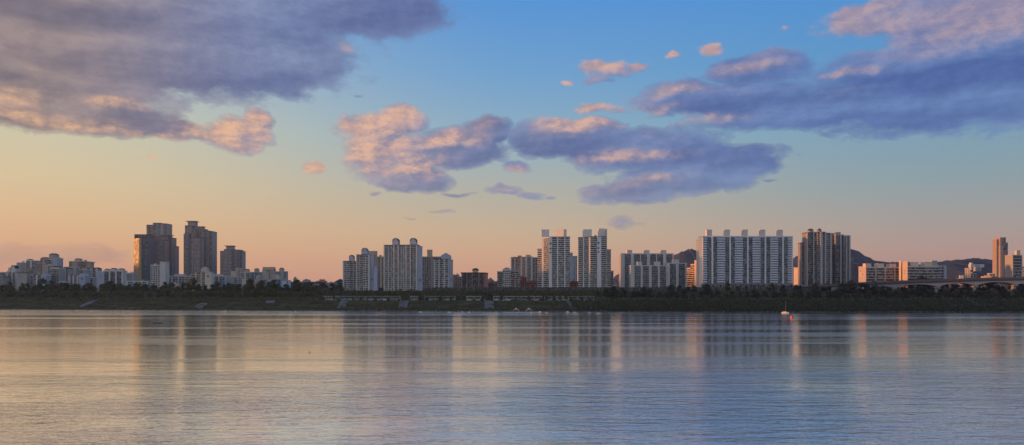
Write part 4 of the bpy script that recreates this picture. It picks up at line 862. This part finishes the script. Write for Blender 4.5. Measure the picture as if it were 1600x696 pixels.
# ------------------------------------------------------------------ shelters, cars, lamps
def bankp(x, s):
    Y = 760.0
    for _ in range(8): Y = shore((x - 800) / F * Y) + s
    X = (x - 800) / F * Y; return X, Y, gz(X, Y)
M_GREEN = plain('green_canopy', (.12, .22, .18), .6); M_CANW = plain('white_canopy', (.30, .32, .31), .6)
def shelter(x0, x1, label, roof, s=92, h=4.3):
    a = bankp(x0, s); c = bankp(x1, s); L = c[0] - a[0]; rz = math.atan2(c[1] - a[1], L); L = math.hypot(L, c[1] - a[1])
    root = empty('open_shelter', a, label, 'shelter', 'flat roofed shelters on the bank terrace'); root.rotation_euler = (0, 0, rz)
    b = MB(); b.box(-.3, L + .3, -.5, 5.5, h, h + .75); b.build('roof', roof, root)
    n = max(2, round(L / 7)) ; 
    for k in range(n + 1):
        for yy in (0, 5):
            b = MB(); b.box(-.22, .22, -.2, .2, -.3, h); b.build('post', M_CANW, root, (L * k / n, yy, 0))
    b = MB(); b.box(.3, L - .3, 4.6, 4.8, .6, 2.4); b.build('back_panel', M_CANW, root)
for x0, x1, lab, rf in [(505, 514, 'short white shelter at the left end of the terrace row', M_CANW), (519, 528, 'white shelter second from the left end of the terrace row', M_CANW), (529.5, 570, 'longest green topped shelter below the leftmost rounded head apartments', M_GREEN), (571.5, 611, 'long green topped shelter left of the twin-head apartment ramp', M_GREEN), (613, 624, 'short green topped shelter beside the twin-head ramp', M_GREEN),
        (641, 652, 'short pale shelter right of the twin-head ramp', M_CANW), (664, 688, 'green topped shelter below the gabled head apartment', M_GREEN), (689.5, 710, 'pale edged shelter below the salmon end', M_GREEN), (729, 751, 'white framed shelter below the brown domed block', M_CANW), (771, 781, 'first white shelter right of the broad ramp', M_CANW), (782.5, 791, 'second white shelter right of the broad ramp', M_CANW), (792.5, 811, 'white shelter above the pair of pointed tents', M_CANW), (813.5, 833, 'white shelter right above the right pointed tent', M_CANW), (835, 846, 'narrow white shelter below the left white tower', M_CANW), (851, 862, 'green fronted shelter below the left white tower', M_GREEN), (869, 880, 'blue grey shelter left of the thin diagonal ramp', M_CANW), (888.5, 902, 'bright green edged shelter right of the thin diagonal ramp', M_GREEN), (903, 915, 'green shelter second right of the thin diagonal ramp', M_GREEN), (916.5, 928, 'last green shelter at the right end of the terrace row', M_GREEN)]:
    shelter(x0, x1, lab, rf)
def vehicle(kind, col, label, x, s, rz, grp_):
    root = empty('parked_' + kind, (0, 0, 0), label, kind, grp_)
    X, Y, Z = bankp(x, s); root.location = (X, Y, Z + .05); root.rotation_euler = (0, 0, rz)
    pm = plain(col[0], col[1], .35, .1, .03)
    b = MB()
    if kind == 'car':
        b.prism([(-2.2, .3), (2.2, .3), (2.25, .75), (1.3, .95), (.6, 1.45), (-1.2, 1.48), (-1.9, 1.0), (-2.25, .9)], -.85, .85)
        b.build('body', pm, root); c = MB(); c.prism([(-1.75, .98), (1.15, .97), (.58, 1.40), (-1.15, 1.42)], -.88, .88); c.build('windows', G1, root)
    else:
        b.prism([(-2.6, .35), (2.6, .35), (2.6, 1.2), (2.1, 2.05), (-2.5, 2.15), (-2.6, 1.2)], -.95, .95)
        b.build('body', pm, root); c = MB(); c.prism([(-2.3, 1.25), (2.35, 1.25), (2.0, 1.9), (-2.3, 1.95)], -.98, .98); c.build('windows', G1, root)
    for wx in (-1.4, 1.4):
        for wy in (-.82, .82):
            w = MB(); w.tube([(wx, wy - .12, .33), (wx, wy + .12, .33)], .33, 10); w.build('wheel', M_ROOF, root)
cols = {'white': ('car_white', (.75, .75, .75)), 'silver': ('car_silver', (.45, .46, .48)), 'dark blue': ('car_blue', (.06, .09, .2)), 'black': ('car_black', (.03, .03, .03)), 'pale blue': ('car_pale', (.35, .45, .6))}
cars = [(521, 'white', 'van', 'below the second white shelter'), (537, 'pale blue', 'van', 'in the left half of the longest green shelter'), (547, 'white', 'car', 'beside the long ramp of the shed'), (556, 'silver', 'car', 'in the middle of the longest green shelter'), (579, 'white', 'car', 'at the left end of the long green shelter'), (590, 'silver', 'van', 'in the middle of the long green shelter'), (602, 'white', 'van', 'at the right end of the long green shelter'), (646, 'silver', 'car', 'under the short pale shelter'), (671, 'white', 'car', 'under the gabled head shelter'), (699, 'silver', 'van', 'under the pale edged shelter'), (704, 'white', 'car', 'near the right end of the pale edged shelter'), (733, 'white', 'car', 'at the left end of the domed block shelter'), (740, 'silver', 'car', 'in the middle of the domed block shelter'), (747, 'white', 'car', 'at the right end of the domed block shelter'), (756, 'silver', 'car', 'just left above the broad ramp'), (775, 'white', 'van', 'under the first shelter right of the broad ramp'), (786, 'white', 'car', 'under the second shelter right of the broad ramp'), (794, 'white', 'van', 'left under the shelter above the pointed tents'), (803, 'dark blue', 'car', 'right under the shelter above the pointed tents'), (824, 'white', 'car', 'under the shelter above the right pointed tent'), (838, 'white', 'car', 'under the narrow shelter below the left white tower'), (857, 'pale blue', 'van', 'in front of the green fronted shelter'), (875, 'pale blue', 'van', 'in front of the blue grey shelter'), (884, 'white', 'car', 'at the top of the thin diagonal ramp'), (900, 'dark blue', 'car', 'between the two green shelters at the right'), (912, 'silver', 'car', 'under the second green shelter'), (922, 'black', 'car', 'under the last green shelter')]
for x, c, k, where in cars:
    vehicle(k, cols[c], '%s %s parked %s' % (c, k, where), x, 88 + (x * 7 % 3), R((x * 37) % 14 - 7), 'cars and vans on the bank terrace')
def lamp(x, s, h, label):
    X, Y, Z = bankp(x, s); root = empty('street_lamp', (X, Y, Z), label, 'street lamp', 'street lamps along the riverside road')
    b = MB(); b.tube([(0, 0, -.3), (0, 0, h), ], [.18, .1], 6); b.tube([(0, 0, h - .05), (.9, 0, h + .5), (2.0, 0, h + .6)], [.1, .08, .07], 5); b.build('pole', M_CANW, root)
    b = MB(); b.box(1.8, 2.8, -.2, .2, h + .5, h + .72); b.build('lamp_head', M_METAL, root)
for x, s, h, lab in [(228, 100, 9, 'left lamp post on the bank below the white gridded block'), (242, 100, 8, 'right lamp post on the bank below the white gridded block'), (379, 130, 12, 'lamp post rising from trees left of the red roof'), (483, 168, 11, 'lamp post in front of the blue grey shed'), (575, 168, 9, 'lamp post below the dark blue square wall'), (599.5, 168, 10, 'lamp post at the left edge of the twin-head apartment'), (661, 168, 9, 'lamp post at the right edge of the twin-head apartment'), (674, 168, 9, 'lamp post below the ochre block'), (729, 168, 9, 'lamp post at the left of the domed block'), (740, 168, 9, 'lamp post below the small dome'), (779, 168, 9, 'lamp post below the left edge of the curved gable block'), (819, 168, 11, 'lamp post below the brick house'), (869, 168, 10, 'lamp post below the left white tower'), (903, 168, 10, 'lamp post in the gap of the white pair'), (922, 168, 12, 'lamp post below the right white tower'), (937, 168, 12, 'lamp post at the emblem pilaster of the right white tower'), (964, 168, 11, 'lamp post below the back pilastered slab'), (985, 168, 11, 'lamp post at the left edge of the front pilastered slab'), (1015, 168, 11, 'lamp post at the middle of the front pilastered slab')]:
    lamp(x, s, h, lab)

# ------------------------------------------------------------------ on and by the water
def wp(x, y):
    d = CH * F / (y - HZ); return ((x - 800) / F * d, d)
M_HULL = plain('hull_cream', (.78, .62, .42), .4, var=.05); M_BUOY = plain('buoy_red', (.75, .10, .03), .4, var=.08); M_SKIN = plain('skin', (.35, .2, .14), .6)
def hull(L, B, H):
    b = MB(); st = []
    for t in [0, .12, .3, .5, .7, .86, 1.0]:
        w = B / 2 * (.72 + .28 * math.sin(min(1, t * 1.5) * math.pi / 2)) if t < .5 else B / 2 * math.cos((t - .5) * math.pi) ** .65 if t < 1 else .02
        sh = H * (1 + .28 * (t - .4) ** 2); x = L * (t - .5)
        st.append([(x, -w, sh), (x, -w * .85, H * .3), (x, -w * .25, -H * .3), (x, w * .25, -H * .3), (x, w * .85, H * .3), (x, w, sh)])
    for a, c in zip(st, st[1:]):
        for k in range(5): b.quad(a[k], c[k], c[k + 1], a[k + 1])
        b.quad(a[5], c[5], c[0], a[0])
    b.poly(st[0]); return b
X, Y = wp(1227, 490); sbt = empty('sailboat', (X, Y, 0), 'small cream hulled sailboat with bare mast moored before the reeds', 'sailboat'); sbt.rotation_euler = (0, 0, R(-24))
hull(6.4, 2.2, 1.15).build('hull', M_HULL, sbt); b = MB(); b.prism([(-1.8, 1.1), (1.2, 1.1), (.8, 1.6), (-1.5, 1.65)], -.65, .65); b.build('cabin', M_WHITE, sbt)
b = MB(); b.tube([(.4, 0, 1.4), (.4, 0, 11.2)], [.12, .07], 6); b.build('mast', M_METAL, sbt); b = MB(); b.tube([(.4, 0, 2.8), (-2.9, 0, 2.9)], [.16, .13], 6); b.build('boom', plain('sail_cover', (.05, .06, .12), .8), sbt)
X, Y = wp(1237, 497); by = empty('buoy', (X, Y, 0), 'round red buoy floating right of the sailboat', 'buoy'); b = MB()
b.lathe([(.25, -.6), (.9, -.3), (1.15, .3), (1.05, .95), (.6, 1.45), (.2, 1.6)], 0, 0, 14); b.build('float', M_BUOY, by, smooth=True); b = MB(); b.lathe([(.12, 1.55), (.12, 1.95)], 0, 0, 8); b.build('ring_post', M_METAL, by)
# canoe and two paddlers
X, Y = wp(247, 505.5); cn = empty('canoe', (X, Y, 0), 'dark narrow canoe with two paddlers on the left water', 'canoe'); hull(5.6, .9, .42).build('hull', plain('canoe_dark', (.05, .05, .05), .5), cn)
def paddler(x, label, lean, side):
    def sk(verts, edges, rad, root=0):
        me = bpy.data.meshes.new('person'); me.from_pydata(verts, edges, []); o = bpy.data.objects.new('person', me); COL.objects.link(o)
        m = o.modifiers.new('s', 'SKIN'); 
        for k, r_ in enumerate(rad): me.skin_vertices[0].data[k].radius = (r_, r_)
        me.skin_vertices[0].data[root].use_root = True
        o.modifiers.new('d', 'SUBSURF').levels = 1; dg = bpy.context.evaluated_depsgraph_get(); me2 = bpy.data.meshes.new_from_object(o.evaluated_get(dg)); o.modifiers.clear(); o.data = me2
        me2.materials.clear(); return o
    V = [(0, 0, .42), (lean * .3, 0, .7), (lean * .6, 0, .95), (lean * .75, 0, 1.08), (lean * .85, 0, 1.2), (lean * .9, 0, 1.32), (lean * .6, .2, .93), (.25, .3, .8), (.45, .26, .86), (lean * .6, -.2, .93), (.25, -.3, .75), (.42, -.24, .68), (.35, .12, .5), (.75, .12, .36), (.35, -.12, .5), (.75, -.12, .36)]
    Ed = [(0, 1), (1, 2), (2, 3), (3, 4), (4, 5), (2, 6), (6, 7), (7, 8), (2, 9), (9, 10), (10, 11), (0, 12), (12, 13), (0, 14), (14, 15)]
    if not hasattr(bpy.types.Mesh, 'skin_vertices'): return
    o = sk(V, Ed, [.15, .15, .17, .06, .10, .08, .07, .05, .045, .07, .05, .045, .09, .07, .09, .07])
    o.data.materials.append(plain('dark_jacket', (.05, .05, .07), .8)); o.name = 'person'
    o.location = (X + x, Y, -.08); tag(o, label, 'person', 'paddlers in the canoe'); 
    b = MB(); b.tube([(-.1, .35 * side, 1.15), (.5, -.1 * side, .75), (.9, -.6 * side, .25)], .03, 5); b.box(.8, 1.05, -.75 * side - .05, -.75 * side + .05, .02, .35)
    pd = b.build('paddle', M_METAL, loc=(X + x, Y, 0)); tag(pd, 'thin paddle held by the ' + ('front' if x > 0 else 'rear') + ' paddler of the canoe', 'paddle')
try:
    paddler(-1.3, 'dark clad person sitting in the left end of the canoe', .1, 1); paddler(.9, 'dark clad person sitting in the right half of the canoe', .12, -1)
except Exception as ex: print('paddler', ex)
# windsurf sail
X, Y = wp(685, 486.5); ws = empty('windsurfer_board', (X, Y, .05), 'windsurf board with a narrow white leaning sail near the far shore', 'windsurf board')
b = MB(); b.box(-1.3, 1.3, -.3, .3, 0, .12); b.build('board', M_WHITE, ws); b = MB(); b.prism([(-.1, .15), (.9, .9), (1.35, 4.9), (.9, 3.0)], -.03, .03); b.build('sail', M_WHITE, ws); b = MB(); b.tube([(-.1, 0, .1), (1.38, 0, 5.0)], .05, 5); b.build('mast', M_METAL, ws)
# floating pontoon with two pointed tents
X0, Y0 = wp(786, 488.6); X1, _ = wp(846, 488.6); root = empty('pontoon', (X0, Y0, 0), 'long low floating pontoon carrying the pointed tents', 'pontoon')
b = MB(); b.box(0, X1 - X0, 0, 6, -.3, .55); b.build('deck', M_CANW, root)
M_TENT = plain('tent_cloth', (.42, .42, .40), .7)
def tent(x, label):
    T = empty('pointed_tent', (wp(x, 488.6)[0], Y0 + 3, .55), label, 'tent', 'pointed tents on the pontoon'); b = MB()
    b.lathe([(3.2, 2.2), (1.8, 2.8), (.8, 3.4), (.08, 4.1)], 0, 0, 4); b.build('canopy', M_TENT, T, rz=R(45))
    for sx in (-2.4, 2.4):
        for sy in (-2.4, 2.4): b = MB(); b.tube([(sx, sy, 0), (sx, sy, 2.4)], .07, 5); b.build('pole', M_METAL, T)
tent(806.5, 'left pointed white tent on the pontoon'); tent(826.5, 'right pointed white tent on the pontoon')
hb = MB(); 
def boat(x, y, L, col, label, rz=0, cabin=False):
    X, Y = wp(x, y); t = empty('small_boat', (X, Y, .05), label, 'boat', 'small boats lying along the far shore'); t.rotation_euler = (0, 0, rz); hull(L * .75, L * .2, .45).build('hull', col, t)
    b = MB(); b.box(-L * .12, L * .1, -L * .09, L * .09, .5, 1.5 if cabin else .85); b.build('cabin' if cabin else 'thwart', M_WHITE, t)
BW = plain('boat_white', (.42, .42, .41), .5)
PB = plain('boat_blue', (.12, .25, .5), .5)
for a in [(22, 484.8, 6, M_ROOF, 'dark boat near the left end of the far shore'), (352, 486.4, 4.5, BW, 'white dinghy below the rounded skyscraper'), (462, 487.6, 2.5, BW, 'tiny white dinghy below the long dark hall'), (657, 488.2, 5.5, BW, 'white boat left of the windsurf sail'), (702, 488.6, 6, BW, 'white boat below the gabled head apartment', 0), (722, 488.6, 5, M_CANW, 'grey boat second right of the windsurf sail'), (733, 488.7, 4, BW, 'short white boat under the brown domed block'), (775, 488.8, 6, M_CANW, 'grey white boat touching the left of the pontoon'), (808, 489.6, 6, PB, 'blue boat in front of the left tent'), (830, 489.8, 5, BW, 'white boat in front of the right tent'), (844, 489.6, 6, M_CANW, 'grey boat at the right end of the pontoon', .3, True), (854, 489.2, 5, BW, 'white boat right after the pontoon'), (887, 489.2, 5.5, BW, 'bright white boat below the thin diagonal ramp', 0, True), (898, 489.0, 6, BW, 'white boat just right of the thin diagonal ramp'), (921, 489.4, 6.5, PB, 'blue white boat below the right white tower'), (935, 490.4, 7, BW, 'long white boat farthest right of the shore boats')]:
    boat(*a)
# duck
X, Y = wp(483, 551); b = MB(); b.lathe([(.02, -.05), (.12, .0), (.16, .08), (.1, .16), (.02, .2)], 0, 0, 8); b.tube([(.1, 0, .1), (.2, 0, .26), (.27, 0, .3), (.36, 0, .29)], [.06, .05, .055, .015], 6)
tag(b.build('duck', plain('duck_brown', (.06, .045, .03), .8), loc=(X, Y, 0)), 'lone dark duck on the open water left of centre', 'bird')
for o in list(COL.objects):
    if o.scale.x > 1.01 and o.name.startswith('duck'): pass

# ------------------------------------------------------------------ air
def haze():
    b = MB(); b.box(-6100, 6100, -4300, 8300, -7, 400)
    m = bpy.data.materials.new('hazy_air'); m.use_nodes = True; t = NT(m.node_tree); t.n.clear()
    o = t.node('ShaderNodeOutputMaterial'); v = t.node('ShaderNodeVolumePrincipled')
    v.inputs['Color'].default_value = (0.42, 0.60, 1.0, 1); v.inputs['Density'].default_value = 0.000042
    v.inputs['Anisotropy'].default_value = 0.2
    t.l.new(v.outputs[0], o.inputs['Volume'])
    h = b.build('haze', m); tag(h, kind='stuff'); h['label'] = 'thin evening haze over the river and city'
haze()
